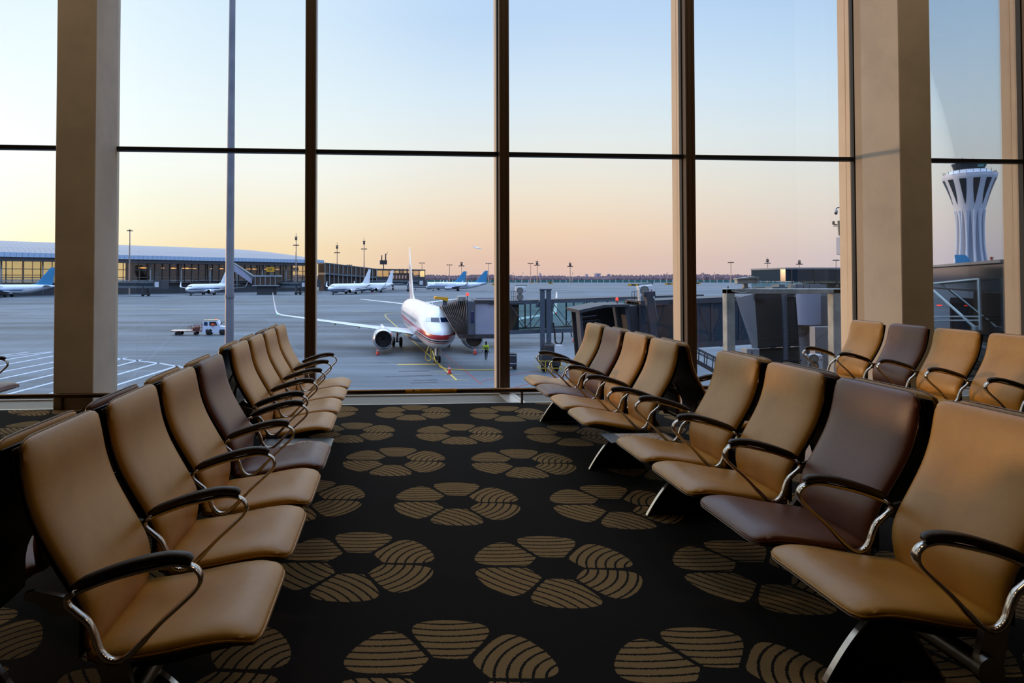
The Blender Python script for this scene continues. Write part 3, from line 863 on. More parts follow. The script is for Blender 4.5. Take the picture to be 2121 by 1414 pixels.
def gear(b, name, x, s, r, top, gap):
    m = MB().tube([(x, s, r), (x, s, top)], 0.13 if r > .4 else 0.085, 10).tube([(x-gap, s, r), (x+gap, s, r)], 0.07, 8)
    m.bar((x, s-0.1, r+0.7), (x, s+(-1.1 if r > .4 else 1.0), top), 0.1)
    if r > .4: m.bar((x, s, r+0.8), (x-math.copysign(1.4, x), s, top), 0.09)
    g = m.build(name, 'strut_metal', b)
    for sg in (-1, 1):
        w_ = MB(); wheel(w_, x+sg*gap, s, r, 0.36 if r > .4 else 0.2); wo = w_.build('wheel', 'tyre', g)
        h = MB(); hubs(h, x+sg*gap, s, r, 0.30 if r > .4 else 0.16); h.build('hub', 'strut_metal', wo)
    return g
def airliner(label, nose, heading, livery, finm, detail=True, group=None, titles=None, winglet=True, sc=1.0):
    a = math.atan2(heading[0], -heading[1])
    b = root('airliner', label, 'airplane', (nose[0], nose[1], GZ), a, group); b.scale = (sc,)*3
    fm = fus_mb().build('fuselage', livery, b)
    fair = MB(); R = []
    for s, hw, z0 in ((11.4,0.4,1.6),(12.5,1.5,1.15),(15,2.0,1.0),(19,2.0,1.0),(21.5,1.4,1.15),(23,0.4,1.6)):
        R.append([(hw*math.cos(t), s, z0+0.55+0.62*math.sin(t)) for t in [2*math.pi*k/16 for k in range(16)]])
    fair.rings(R).build('belly_fairing', 'wing_grey', b)
    for sg in (1, -1):
        W_ = WING if sg == 1 else mirror(WING)
        wo = wing_mb(W_).build('wing', 'wing_grey', b)
        if winglet: letw_mb(sg).build('winglet', 'aircraft_white', wo)
        if detail:
            for (y, s, z) in ((7.4,18.6,2.35),(10.2,20.3,2.66),(13.0,21.9,2.98)):
                MB().lathe([(0.02,0),(0.14,0.5),(0.17,1.2),(0.10,2.2),(0.01,2.9)], (sg*y, s, z-0.05), 1, 10).build('flap_fairing', 'wing_grey', wo)
            MB().lathe([(0.001,-0.09),(0.09,0),(0.001,0.09)], (sg*17.1, 22.1, 3.74), 2, 8).build('navigation_light', 'signal_green' if sg < 0 else 'signal_red', wo)
        wing_mb(STAB if sg == 1 else mirror(STAB)).build('stabilizer', 'wing_grey', b)
        engine(b, sg)
        gear(b, 'main_gear', sg*2.86, 19.6, 0.56, 2.1, 0.43)
    gear(b, 'nose_gear', 0, 4.0, 0.34, 1.5, 0.22)
    vfin_mb([(5.0,26.9,10.4,.03),(5.5,29.6,7.9,.08),(5.9,31.0,6.5,.09),(9.0,33.6,4.5,.09),(12.4,36.4,2.3,.09),(12.55,36.7,1.9,.05)]).build('tail_fin', finm, b)
    # cockpit windows laid on the nose skin
    for (x0, x1, x2, x3, z0, z1, mm) in ((0.06,0.84,0.78,0.06,4.02,4.40,'cockpit_glass'),(-0.84,-0.06,-0.06,-0.78,4.02,4.40,'cockpit_glass'),
                                 (0.93,1.30,1.16,0.88,4.02,4.42,'cockpit_glass'),(-1.30,-0.93,-0.88,-1.16,4.02,4.42,'cockpit_blind' if detail else 'cockpit_glass')):
        def fnw(u, v):
            z = z0+(z1-z0)*v; xa = x0+(x3-x0)*v; xb = x1+(x2-x1)*v; x = xa+(xb-xa)*u
            s = fus_s(x, z); return (x*1.005, s-0.035, z+0.012)
        MB().grid(fnw, 6, 5).build('cockpit_window', mm, fm)
    if detail:
        MB().box(-0.02, 0.02, 7.8, 8.1, 5.3, 5.62).box(-0.02,0.02,13.2,13.5,5.3,5.6).box(-0.25,0.25,10.4,10.9,5.28,5.34).build('antenna', 'aircraft_white', fm)
        MB().box(-0.25, -0.2, 2.8, 3.9, 0.75, 1.5).box(0.2, 0.25, 2.8, 3.9, 0.75, 1.5).build('gear_door', 'aircraft_white', b)
    if titles:
        for txt, s, size, mm, z in titles:
            for sg in (1, -1):
                w_, zc, h = fus(s); mw = Matrix.Translation((sg*(1.90), s, z)) @ Matrix(((0,0,sg,0),(sg,0,0,0),(0,1,0,0),(0,0,0,1)))
                q = math.sqrt(max(0, 1-((z-zc)/h)**2))*w_
                mw = Matrix.Translation((sg*(q+0.02), s, z)) @ Matrix.Rotation(0.0, 4, 'X') @ Matrix(((0,0,sg,0),(sg,0,0,0),(0,1,0,0),(0,0,0,1)))
                tl = 0.22*-sg
                text_obj('title_lettering', txt, size, mm, fm, Matrix.Translation((sg*(q+0.02), s, z)) @ Matrix.Rotation(tl, 4, 'Y') @ Matrix(((0,0,sg,0),(sg,0,0,0),(0,1,0,0),(0,0,0,1))), 0.01)
    return b
ng = gnd(905.5, 751); hd = Vector((0.092, -0.9957))
main_nose = (ng.x+4*hd.x, ng.y+4*hd.y)
print('nose gear at', ng)
airliner('white airliner with red and black stripes nosed up to the boarding bridge', main_nose, hd, 'livery_main', 'fin_main', group='parked airliners')
CS = [('CHINA SOUTHERN', 14.5, 0.85, 'title_blue', 4.25), ('中国南方航空', 7.6, 0.95, 'title_blue', 4.25)]
FARG = 'airliners parked at the far stands'
# far left, side on
n_ = pt(-84, 596, 285); airliner('white airliner with a blue tail, cut off by the left edge of the view', (n_.x+0, 285), (-0.995, -0.1), 'livery_blue', 'tail_blue', False, FARG, CS)
# beyond the lamp post
airliner('white airliner before the far terminal, its tail hidden by the lamp pole', (-104.4, 305), (-0.22, -0.975), 'livery_blue', 'tail_white', False, FARG)
# two white tails
airliner('white airliner with white tail, nearer of two overlapping ones left of the striped airliner', (-42.5, 322), (-0.46, -0.888), 'livery_pale', 'tail_white', False, FARG)
airliner('white airliner half hidden behind the nearer white-tailed one', (-32, 362), (-0.46, -0.888), 'livery_pale', 'tail_white', False, FARG)
# blue tails
n_ = pt(884, 596, 425); airliner('white airliner with blue tail seen side on, nearer of the two beyond the boarding bridge', (n_.x, 425), (-1.0, -0.03), 'livery_blue', 'tail_blue', False, FARG, CS)
n_ = pt(848, 596, 456); airliner('white airliner with blue tail, behind the other blue-tailed one', (n_.x, 456), (-1.0, -0.03), 'livery_blue', 'tail_blue', False, FARG)
# take-off
ap = pt(989, 514, 1500)
fl_ = root('climbing_airplane', 'tiny airplane climbing away in the pink sky', 'airplane', ap, math.radians(60)); fl_.rotation_euler = (math.radians(8), 0, math.radians(78))
MB().tube([(0,-9,0),(0,-7,0.4),(0,0,0.5),(0,7,0.9),(0,10,1.6)], [0.3,1.3,1.5,1.2,0.3], 12).build('fuselage', 'tail_white', fl_)
MB().prism([(0,-3),(11,4),(11,5.5),(0,2),(-11,5.5),(-11,4)], 2, 0.1, 0.4).build('wing', 'wing_grey', fl_)
MB().prism([(6.5,1.2),(9.6,5.2),(10.4,5.2),(9.8,1.4)], 0, -0.15, 0.15).build('tail_fin', 'tail_white', fl_)
# ================================================================ apron and horizon
struct(MB().box(-900, 900, 9.6, 1240, GZ-0.5, GZ).build('ground', 'apron_concrete'), 'grey concrete airport apron')
struct(MB().box(-6000, 6000, 1240, 7500, GZ-1.0, GZ-0.5).box(-6000,-900,9.6,1240,GZ-1,GZ-0.5).box(900,6000,9.6,1240,GZ-1,GZ-0.5).build('ground_field', 'dry_field'), 'dry field beyond the apron')
def strip(name, a, b, w_, m, label=None, cat='apron marking', group=None, z=0.012):
    a = Vector(a[:2]); b = Vector(b[:2]); n = (b-a).normalized(); p = Vector((-n.y, n.x))*w_/2
    return MB().prism([tuple(a+p), tuple(b+p), tuple(b-p), tuple(a-p)], 2, GZ, GZ+z)
G2 = lambda x, y: gnd(x, y).xy
def paint(label, m, segs, w_, z=0.012):
    mb = MB()
    for a, b in segs:
        t = strip('', G2(*a), G2(*b), w_, m, z=z); mb.add(t.v, t.f)
    o = mb.build('painted_marking', m); o['label'] = label; o['kind'] = 'structure'; return o
paint('white hatched keep clear lines on the apron at the left', 'white_paint',
  [((-60,745),(110,728)), ((110,728),(330,752)), ((330,752),(420,768)), ((-40,741),(60,729)),((-60,757),(108,729)),((-60,768),(112,737)),((-60,782),(190,735)),((-60,797),(205,742)),((-60,815),(262,741)),((-60,836),(292,745)),((-60,862),(330,751)),((-60,892),(370,757)),((-60,930),(425,766))], 0.36)
paint('yellow lead-in line curving to the parked airliner', 'yellow_paint', [((946,787),(905,750)), ((905,750),(846,698)), ((846,698),(800,657)), ((800,657),(797,652)), ((797,652),(803,649)), ((803,649),(830,646))], 0.16)
paint('short yellow stand marks near the window', 'yellow_paint', [((912,776),(958,775.5)), ((918,787),(970,786.5)), ((900,769),(940,769))], 0.10, 0.014)
paint('broad yellow stop bar by the nose wheel', 'yellow_paint', [((823,755),(905,754))], 0.5, 0.014)
paint('thin white line across the stand', 'white_paint', [((600,755.5),(1440,752))], 0.07, 0.010)
paint('red equipment lines right of the nose wheel', 'red_paint', [((920,733),(998,796)), ((998,790),(1060,776)), ((1060,776),(1200,757)), ((1060,804),(1190,770)), ((1100,748),(1180,742)),((1180,742),(1240,757))], 0.09)
paint('yellow dashes on the far taxiway', 'yellow_paint', [((686,623),(722,623.5)), ((738,622.5),(768,623)), ((730,645.5),(768,645.5)), ((245,640),(277,640)), ((286,638.5),(318,639)), ((330,641),(378,640.5)), ((565,624),(595,624.5)), ((1150,600),(1156,600))], 0.45)
paint('faded dark tyre grids in front of the stand', 'dark_patch', [((798,780),(895,777)), ((855,788),(905,786)), ((850,793),(905,791)), ((826,769),(888,768))], 0.5, 0.006)
paint('dry strip of grass along the runway', 'dry_field', [((860,591.2),(1290,593.2)), ((1190,594.6),(1560,594.6)), ((1500,600),(1650,596)), ((900,587.2),(1700,587.8))], 5.0, 0.02)

# runway edge boards
for (px, py, w_) in ((1312,592.5,3.4),(1386,590,3.2),(1445,588.5,2.5),(1102,586,2),(1140,588,2),(1024,591,1.8)):
    c = gnd(px, py); s = root('runway_sign', {1312:'yellow and black runway board, large, left of the tall column-mounted air unit', 1386:'yellow and black runway board behind the dark air unit', 1445:'runway board between the mullion and the camera gantry', 1102:'small runway board, leftmost above the boarding bridge', 1140:'small runway board above the bridge air unit', 1024:'small yellow runway board left of the centre mullion'}[px], 'sign', c, 0, 'yellow runway boards')
    MB().box(-w_*1.6, w_*1.6, -0.2, 0.2, 0.3, 2.2).build('board', 'yellow_tape', s)
    MB().box(-w_*0.6, w_*0.6, -0.24, -0.2, 0.6, 1.9).build('legend', 'ink', s)

# green hoarding
FZ = 1180
hf = root('green_hoarding', 'long green perimeter hoarding with pale posts on the horizon', 'fence', (0, FZ, GZ))
X0 = pt(690, 575, FZ).x; X1 = pt(2150, 575, FZ).x
MB().box(X0, X1, 0, 0.3, 0, 4.4).build('hoarding_panel', 'green_hoarding', hf)
xx = X0; i = 0
me = MB().box(-0.7, 0.7, -0.6, 0, 0, 5.2).mesh('post')
me.materials.append(M['pale_post'])
while xx < X1 and i < 98:
    o = bpy.data.objects.new('post', me); COL.objects.link(o); o.parent = hf; o.location = (xx, 0, 0); xx += 10.6 if i % 5 else 12.4; i += 1
# woodland on the horizon
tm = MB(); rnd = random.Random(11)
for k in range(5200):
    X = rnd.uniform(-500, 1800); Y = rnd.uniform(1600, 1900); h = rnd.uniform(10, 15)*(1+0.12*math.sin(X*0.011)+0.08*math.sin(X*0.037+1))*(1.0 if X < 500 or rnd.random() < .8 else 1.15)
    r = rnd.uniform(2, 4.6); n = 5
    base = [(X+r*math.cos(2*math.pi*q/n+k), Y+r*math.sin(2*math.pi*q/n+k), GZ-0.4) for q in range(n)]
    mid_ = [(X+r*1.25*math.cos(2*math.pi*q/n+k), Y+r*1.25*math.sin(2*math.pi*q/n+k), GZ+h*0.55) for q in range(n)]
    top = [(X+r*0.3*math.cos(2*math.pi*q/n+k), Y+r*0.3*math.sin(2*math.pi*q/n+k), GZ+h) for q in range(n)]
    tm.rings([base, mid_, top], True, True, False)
o = tm.build('distant_woodland', 'hazed_trees'); o['label'] = 'haze-tinted purple brown belt of bare trees along the horizon'; o['category'] = 'trees'; o['kind'] = 'stuff'
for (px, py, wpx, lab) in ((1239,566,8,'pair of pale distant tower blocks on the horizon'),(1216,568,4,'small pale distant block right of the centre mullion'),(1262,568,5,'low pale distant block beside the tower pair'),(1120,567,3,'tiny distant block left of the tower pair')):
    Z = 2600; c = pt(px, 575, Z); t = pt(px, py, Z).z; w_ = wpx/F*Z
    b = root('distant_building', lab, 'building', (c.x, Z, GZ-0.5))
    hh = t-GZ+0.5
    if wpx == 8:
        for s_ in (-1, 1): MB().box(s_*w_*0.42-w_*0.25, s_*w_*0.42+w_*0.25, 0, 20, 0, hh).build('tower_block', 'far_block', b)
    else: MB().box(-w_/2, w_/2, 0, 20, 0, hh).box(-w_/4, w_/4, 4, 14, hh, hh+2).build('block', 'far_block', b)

# light masts
mat('mast_metal', (168, 150, 140), 0.4, 0.5); mat('lamp_head', (52, 48, 50), 0.6)
def mast(px, top, Z, label, cab=False):
    c = pt(px, 575, Z); h = pt(px, top, Z).z-GZ; b = root('light_mast', label, 'light mast', (c.x, Z, GZ), 0, 'apron floodlight masts')
    R_ = 0.42 if Z < 600 else 0.6
    MB().tube([(0,0,0),(0,0,h)], [R_, R_*0.6], 10).build('mast_pole', 'mast_metal', b)
    zc = h-(5 if cab else 0.8); q = Z/640
    hd_ = MB().cyl((0,0), 0.55*q, zc-0.3, zc+0.3, 10)
    for k in range(8):
        a = math.pi*2*k/8; ca, sa = math.cos(a), math.sin(a)
        hd_.bar((0,0,zc), (2.2*q*ca, 2.2*q*sa, zc), 0.18*q)
    hd_.build('lamp_ring', 'lamp_head', b)
    for k in range(8):
        a = math.pi*2*k/8; ca, sa = math.cos(a), math.sin(a); X, Y = 2.3*q*ca, 2.3*q*sa
        MB().box(X-0.42*q, X+0.42*q, Y-0.42*q, Y+0.42*q, zc-0.5*q, zc+0.25*q).build('floodlight', 'lamp_head', b)
    if cab:
        MB().box(-0.9*q, 0.9*q, -0.9*q, 0.9*q, h-3.2*q, h-1.2*q).box(-1.2*q, 1.2*q, -0.3, 0.3, h-0.9*q, h).bar((0,0,h-1),(0,0,h+2),0.2).build('camera_cabin', 'lamp_head', b)
masts = [(268,474,330,0,'tall floodlight mast right of the left column'),(613,490,400,1,'floodlight mast with antenna box left of the dark mullion'),(698,508,470,1,'slim dark mast above the concourse'),(754,499,430,1,'tall mast with antenna box above the white tails'),
 (874,543,900,0,'mast just right of the striped tail fin'),(931,547,950,0,'mast left of the blue tails'),(956,543,950,1,'mast with antenna box above the blue tails'),(1012,544,950,0,'mast left of the centre mullion'),
 (1099,544,950,0,'left mast of the pair right of the centre mullion'),(1112.5,541,900,1,'right mast with box of the pair right of the centre mullion'),(1181,544,950,1,'lone mast above the boarding bridge'),
 (1514,542,900,0,'mast behind the camera gantry'),(1590,536,800,1,'tall mast between gantry camera and glass building'),(1656,539,900,1,'mast rising behind the glass building'),(1732,537,700,0,'mast beside the wall camera bracket'),(723.5,547,700,0,'small mast over the concourse roof')]
for (px, top, Z, cab, lab) in masts: mast(px, top, Z, lab, cab)
mat('stub_pole', (206, 160, 140), 0.6)
for px in (1063,1083,1117,1186,967,1382,1456,1480,1573,1610):
    c = pt(px, 575, 1150); h = pt(px, 565.5, 1150).z-GZ
    b = root('lamp_column', 'short pale lamp column in front of the horizon woodland', 'lamp column', (c.x, 1150, GZ), 0, 'short lamp columns on the horizon')
    MB().cyl((0,0), 0.6, 0, h, 8, 0.4).build('column_shaft', 'stub_pole', b); MB().box(-1.0,1.0,-0.5,0.5,h,h+0.7).build('lamp_head', 'stub_pole', b)

# big lamp pole near the window
mat('galvanised', (128, 128, 134), 0.5, 0.2, nz=(104, 106, 114), nscale=0.8)
c = pt(475, 700, 24); b = root('lamp_pole', 'tall grey steel pole just outside the glass left of the mullion', 'pole', (c.x, 24, GZ))
MB().tube([(0,0,0),(0,0,9.0),(0.05,0,20)], [0.165,0.145,0.10], 20).build('pole_shaft', 'galvanised', b)
MB().cyl((0,0), 0.19, 4.2, 4.35, 20).cyl((0,0), 0.17, 7.4, 7.5, 20).cyl((0.0,0),0.3,0,0.06,20).build('pole_collar', 'galvanised', b)

# ================================================================ far terminal
mat('roof_metal', (170, 166, 166), 0.42, 0.3)
def rooffn(nt):
    x, y, z = coords(nt)
    l = (x/2.2).frac().lt(0.12)
    r = (y/5.0).frac().lt(0.08)
    return mixc(nt, (l.mx(r))*0.5, rgb(150, 142, 140), rgb(104, 100, 102))
mat('roof_seams', (176,170,170), 0.6, 0.0, fn=rooffn)
def fasciafn(nt):
    x, y, z = coords(nt); return mixc(nt, (x/2.4).frac().lt(0.07), rgb(176, 200, 226), rgb(110, 130, 156))
mat('fascia', (176,200,226), 0.4, fn=fasciafn)
mat('soffit', (70, 68, 70), 0.7); mat('hall_frame', (84, 84, 86), 0.5, 0.2); mat('hall_wall', (66, 54, 46), 0.8, nz=(50,42,38), nscale=0.08)
mat('service_wall', (62, 64, 68), 0.8)
mat('ceiling_lamp', (255, 220, 170), 0.5, emit=((255, 200, 140), 1.6))
mat('brown_glass', (70, 56, 46), 0.15); mat('dark_teal_glass', (36, 52, 62), 0.12, spec=0.22); mat('pale_steel', (150, 160, 166), 0.4, 0.3)
P0 = Vector((-185.4, 300, 0)); P1 = Vector((-64.5, 430, 0)); tdir = (P1-P0).normalized(); ang = math.atan2(tdir.y, tdir.x); TL = (P1-P0).length
th = root('terminal_building', 'long far terminal with curved metal roof, pale fascia and glass front', 'building', (P0.x, P0.y, GZ), ang)
A0, A1 = -70.0, TL; EV = 19.2
# roof: barrel shaped, tapering to a rounded tip over the right end
R = []
for i in range(30):
    t = i/29; x = A0 + (A1+6-A0)*t; k = min(1, max(0, (A1+6-x)/62)); k = math.sin(k*math.pi/2)**0.9
    ring = []
    dep = 4+46*k
    for j in range(13):
        q = j/12; ring.append((x, -5*min(1, k*3)-0+dep*q, EV+0.0 + (6.4*k)*math.sin(math.pi*min(1, q*1.05)*0.93)**0.8 if 0 < j < 12 else EV))
    ring += [(x, dep*0.9, EV-0.6), (x, -5*min(1, k*3)+0.5, EV-0.6)]
    R.append(ring)
MB().rings(R).build('roof', 'roof_seams', th)
fa = MB(); R = []
for i in range(30):
    t = i/29; x = A0+(A1+6-A0)*t; k = min(1, max(0, (A1+6-x)/62)); k = math.sin(k*math.pi/2)**0.9; y = -5*min(1, k*3)
    R.append([(x, y-0.6, EV+0.2), (x, y+0.4, EV+0.2), (x, y+0.4, EV-1.7), (x, y-0.3, EV-1.8)])
fa.rings(R, True, True, False).build('fascia_band', 'fascia', th)
MB().box(A0, A1-6, -4.6, 0.5, EV-3.6, EV-1.6).build('soffit', 'soffit', th)
MB().box(A0, A1-6, -0.3, 0, 5.5, EV-3.5).build('glass_front', 'hall_glass', th)
MB().box(62, A1-8, 13.7, 14, 5.5, EV-1.5).build('inner_wall', 'hall_wall', th)
MB().box(A0, 62, 41.6, 42, 5.5, EV-1).build('rear_glass', 'clear_glass', th)
fm = MB(); x = A0
while x < A1-8: fm.box(x-0.15, x+0.15, -0.75, -0.3, 5.5, EV-3.5); x += 4.15
for z in (5.6, 8.2, 12.0): fm.box(A0, A1-8, -0.6, -0.3, z, z+0.3)
for x in range(-66, 62, 8): fm.box(x-0.25, x+0.25, 41.2, 41.6, 5.5, EV-1)
for z in (9.5, 12.6): fm.box(A0, 62, 41.2, 41.6, z-0.15, z+0.15)
fm.build('mullion_grid', 'hall_frame', th, kind='stuff')
bc = MB()
for x in range(-68, 160, 17): bc.tube([(x, -1.6, 0), (x, -1.6, EV-3.5)], 0.32, 8)
bc.build('front_columns', 'pale_steel', th, kind='stuff')
MB().box(A0, A1-8, -0.2, 14, 5.2, 5.6).box(A0, A1-8, 0.2, 14, EV-1.8, EV-1.4).build('hall_floor', 'soffit', th)
MB().box(A0, A1-6, 1.0, 13, 0, 5.2).build('service_storey', 'service_wall', th)
MB().box(A0, A1-8, -0.34, -0.28, 6.6, 7.0).build('light_ledge', 'pale_steel', th)
lm = MB(); rnd = random.Random(5)
for k in range(26):
    x = rnd.uniform(64, 150); lm.box(x, x+rnd.uniform(1.2, 3.2), 3, 3.4, 13.1, 13.5)
lm.build('ceiling_lights', 'ceiling_lamp', th, kind='stuff')
# solid pale panel standing in for a low slit of evening light
MB().box(A1-34, A1-10, 5, 5.3, 12.6, 14.6).build('evening_light_panel', 'pale_steel', th)

# fixed gates and bridges at the far terminal
mat('bridge_grey', (96, 104, 108), 0.5, nz=(80, 86, 90), nscale=0.3); mat('bridge_dark', (58, 60, 64), 0.6); mat('advert_panel', (150, 150, 170), 0.6); mat('cab_white', (200, 204, 210), 0.5)
mat('van_body', (186, 190, 196), 0.4); mat('crate_red', (150, 46, 40), 0.6)
def small_bridge(label, a, b, w_=3.4, z0=3.6, z1=6.6, cabw=4.6):
    a = Vector(a); b = Vector(b); d = (b-a); L = d.length; r = root('boarding_bridge', label, 'boarding bridge', (a.x, a.y, GZ), math.atan2(d.y, d.x), 'boarding bridges at the far terminal')
    MB().box(0, L, -w_/2, w_/2, z0, z1).build('tunnel', 'bridge_grey', r)
    MB().box(0, L, -w_/2-0.06, -w_/2, z0+1.0, z1-0.8).build('tunnel_window', 'dark_teal_glass', r)
    MB().box(L, L+cabw, -w_/2-0.6, w_/2+0.6, z0-0.3, z1+0.5).build('cab', 'bridge_dark', r)
    MB().box(L+0.9, L+3.0, -w_/2-0.7, -w_/2-0.6, z0+0.5, z1-0.2).build('cab_panel', 'cab_white', r)
    m = MB().box(L*0.8-0.3, L*0.8+0.3, -1.9, -1.4, 0.8, z0+1).box(L*0.8-0.3, L*0.8+0.3, 1.4, 1.9, 0.8, z0+1).box(L*0.8-0.6, L*0.8+0.6, -2.4, 2.4, 0.6, 1.2)
    m.build('lift_column', 'bridge_dark', r)
    for s_ in (-1, 1): MB().lathe([(0.001,-0.3),(0.6,-0.3),(0.6,0.3),(0.001,0.3)], (L*0.8, s_*1.8, 0.6), 1, 14).build('wheel', 'tyre', r)
    return r
p = pt(240, 575, 305); q = pt(330, 575, 300); small_bridge('grey boarding bridge at the far terminal, just right of the left column', (p.x-6, 306), (q.x, 297))
p = pt(688, 575, 400); small_bridge('grey boarding bridge right of the dark mullion, left of the white airliners', (-68, 402), (-54, 356))
p = pt(800, 575, 400); q = pt(868, 575, 395); small_bridge('dark boarding bridge between the white and the blue tailed airliners', (p.x-12, 410), (q.x, 402))
# sloped gate house
gh = root('gate_house', 'grey gate house with sloping walkway in front of the far terminal', 'building', (0, 0, GZ))
a = pt(486, 575, 330).x; b_ = pt(530, 575, 325).x; c = pt(580, 575, 330).x
MB().prism([(a, 19-3.5),(b_, 8.0),(b_, 6.0),(a, 12.0)], 1, 326, 330).build('sloping_walkway', 'bridge_grey', gh)
MB().prism([(a+1, 14.4),(b_-2, 7.6),(b_-2, 5.2),(a+1, 11.2)], 1, 325.4, 326).build('advert_panel', 'advert_panel', gh)
MB().box(b_-1, c, 324, 333, 4.6, 8.6).build('glass_box', 'brown_glass', gh)
MB().box(b_-1.4, c+0.4, 323.6, 333.4, 8.6, 9.4).box(b_-1.4, c+0.4, 323.6, 333.4, 4.2, 4.7).build('box_roof', 'pale_steel', gh)
MB().box(b_+0.5, c-2, 325, 332, 0, 4.3).build('gate_base', 'service_wall', gh)
x = b_
fr = MB()
while x < c: fr.box(x-0.15, x+0.15, 323.7, 324, 4.6, 8.6); x += 2.4
fr.build('box_frame', 'pale_steel', gh)
small_bridge('grey walkway bridge from the gate house towards the mullion', (c, 330), (c+12, 325), 3.2, 3.4, 6.0)
ys = pt(560, 565, 322); s_ = root('gate_sign', 'small yellow gate number sign above the gate house', 'sign', (ys.x, 322, GZ+9.4))
MB().box(-1.9, 1.9, 0, 0.3, 1.6, 3.8).build('sign_board', 'yellow_tape', s_); MB().box(-0.1,0.1,0.1,0.3,0,1.6).build('sign_post', 'hall_frame', s_)
text_obj('sign_number', '104', 1.6, 'ink', s_, Matrix.Translation((-0.3, -0.03, 2.7)) @ Matrix.Rotation(math.radians(90), 4, 'X'), 0.01)
# parked vehicles and crates along the terminal foot
for (px, py, lab) in ((492,598.5,'small white van parked under the far terminal, by the lamp pole'),(607,597.5,'white van parked at the far terminal left of the dark mullion'),(253,604,'dark service van beside the left column')):
    g_ = gnd(px, py); v = root('service_van', lab, 'van', g_, 0.1, 'service vans at the far terminal')
    MB().prism([(-2.6,0.5),(-2.6,2.4),(1.2,2.4),(2.0,1.5),(2.6,1.3),(2.6,0.5)], 1, -1, 1).build('van_body', 'van_body' if px > 300 else 'bridge_dark', v)
    MB().prism([(0.1,1.5),(0.1,2.2),(1.1,2.2),(1.7,1.5)], 1, -1.03, -1.0).build('van_window', 'ink', v)
    for x in (-1.7, 1.6): MB().lathe([(0.001,-1.05),(0.42,-1.05),(0.42,1.05),(0.001,1.05)], (x, 0, 0.42), 1, 12).build('wheel', 'tyre', v)
for (px, py) in ((534,601),(622,599),(251,605)):
    g_ = gnd(px, py); MB_ = MB().box(-1.2,1.2,-1,1,0,2.4,0.1)
    o = MB_.build('red_cabinet', 'crate_red', None, g_); o['label'] = {534:'red cabinet at the foot of the gate house',622:'red cabinet left of the dark mullion at the far terminal',251:'red cabinet right beside the left column base'}[px]; o['category'] = 'cabinet'

# brown concourse running right from the terminal
cc = root('concourse', 'two level brown walkway concourse sloping away behind the white tails', 'building', (0,0,GZ))
Q0 = Vector((-58, 424)); Q1 = Vector((-27.4, 452))
def cbox(name, a, b, y0, y1, z0, z1, z2, z3, m, parent=cc, ext=0):
    """wall slab from a to b; top goes z1->z3, bottom z0->z2"""
    d = (b-a).normalized(); n = Vector((-d.y, d.x))
    v = []
    for P_, zb, zt in ((a, z0, z1), (b, z2, z3)):
        for off in (y0, y1):
            q = P_+n*off; v += [(q.x, q.y, zb), (q.x, q.y, zt)]
    return MB().add(v, [(0,1,3,2),(4,6,7,5),(0,4,5,1),(2,3,7,6),(0,2,6,4),(1,5,7,3)]).build(name, m, parent)
cbox('upper_gallery', Q0, Q1, 0, 8, 11.4, 17.0, 8.6, 13.6, 'brown_glass')
cbox('gallery_roof', Q0, Q1, -0.6, 9, 17.0, 17.7, 13.6, 14.2, 'bridge_grey')
cbox('middle_band', Q0, Q1, -0.8, 8, 10.2, 11.4, 7.8, 8.9, 'bridge_grey')
cbox('lower_gallery', Q0, Q1, 0.5, 8, 3.6, 10.2, 3.2, 7.9, 'hall_wall')
cbox('base_band', Q0, Q1, 1.5, 7, 0, 3.6, 0, 3.2, 'service_wall')
for k in range(13):
    t = k/12; p = Q0.lerp(Q1, t); zt = 17.0-3.4*t
    MB().box(p.x-0.2, p.x+0.2, p.y-0.9, p.y-0.5, 3.4, zt).build('frame_post', 'pale_steel', cc)
Q2 = Vector((5, 466))
cbox('lit_gallery', Q1, Q2, 0, 8, 8.6, 13.2, 8.8, 13.0, 'hall_glass'); cbox('lit_roof', Q1, Q2, -0.8, 9, 13.2, 14.2, 13.0, 13.8, 'bridge_dark'); cbox('lit_base', Q1, Q2, 0, 8, 3, 8.6, 3.0, 8.8, 'service_wall')
for k in range(9):
    p = Q1.lerp(Q2, k/8); MB().box(p.x-0.25, p.x+0.25, p.y-0.6, p.y-0.2, 8.6, 13.2).build('frame_post', 'bridge_dark', cc)
ah = pt(794, 552, 455); an = root('roof_antenna', 'cluster of antennas standing on the concourse roof', 'antenna', (ah.x, 457, GZ+14.0))
MB().box(-2.4, 2.4, -1, 1, 3.2, 6.0).tube([(0,0,0),(0,0,3.4)], 0.3, 8).tube([(-1.2,0,6),(-1.2,0,9.5)], 0.35, 8).tube([(1.4,0,6),(1.4,0,10.5)], 0.4, 8).tube([(1.4,0,9),(2.8,0,11.5)], 0.15, 6).build('antenna_cluster', 'lamp_head', an)
hb = root('high_walkway', 'raised dark walkway with pale slats right of the white tails', 'building', (0,0,GZ))
a = pt(818, 575, 440).x; b_ = pt(856, 575, 440).x
MB().box(a-4, b_-1.5, 440, 444, 6.4, 11.2).build('walkway_glass', 'brown_glass', hb); MB().box(b_-2.5, b_, 438.5, 445, 5.0, 11.5).build('end_tower', 'bridge_dark', hb)
for k in range(6):
    X = a-3+k*2.0; MB().box(X-0.5, X+0.5, 439.7, 440, 7.6, 9.8).build('slat', 'stub_pole', hb)
for X in (a+3, a+5.2, a+8): MB().box(X-0.4, X+0.4, 441, 442, 11.2, 14.0).build('roof_stack', 'bridge_dark', hb)
MB().box(a-2, a-0.8, 441, 443, 0, 6.4).box(b_-2, b_-0.8, 441, 443, 0, 6.4).build('support_leg', 'bridge_dark', hb)
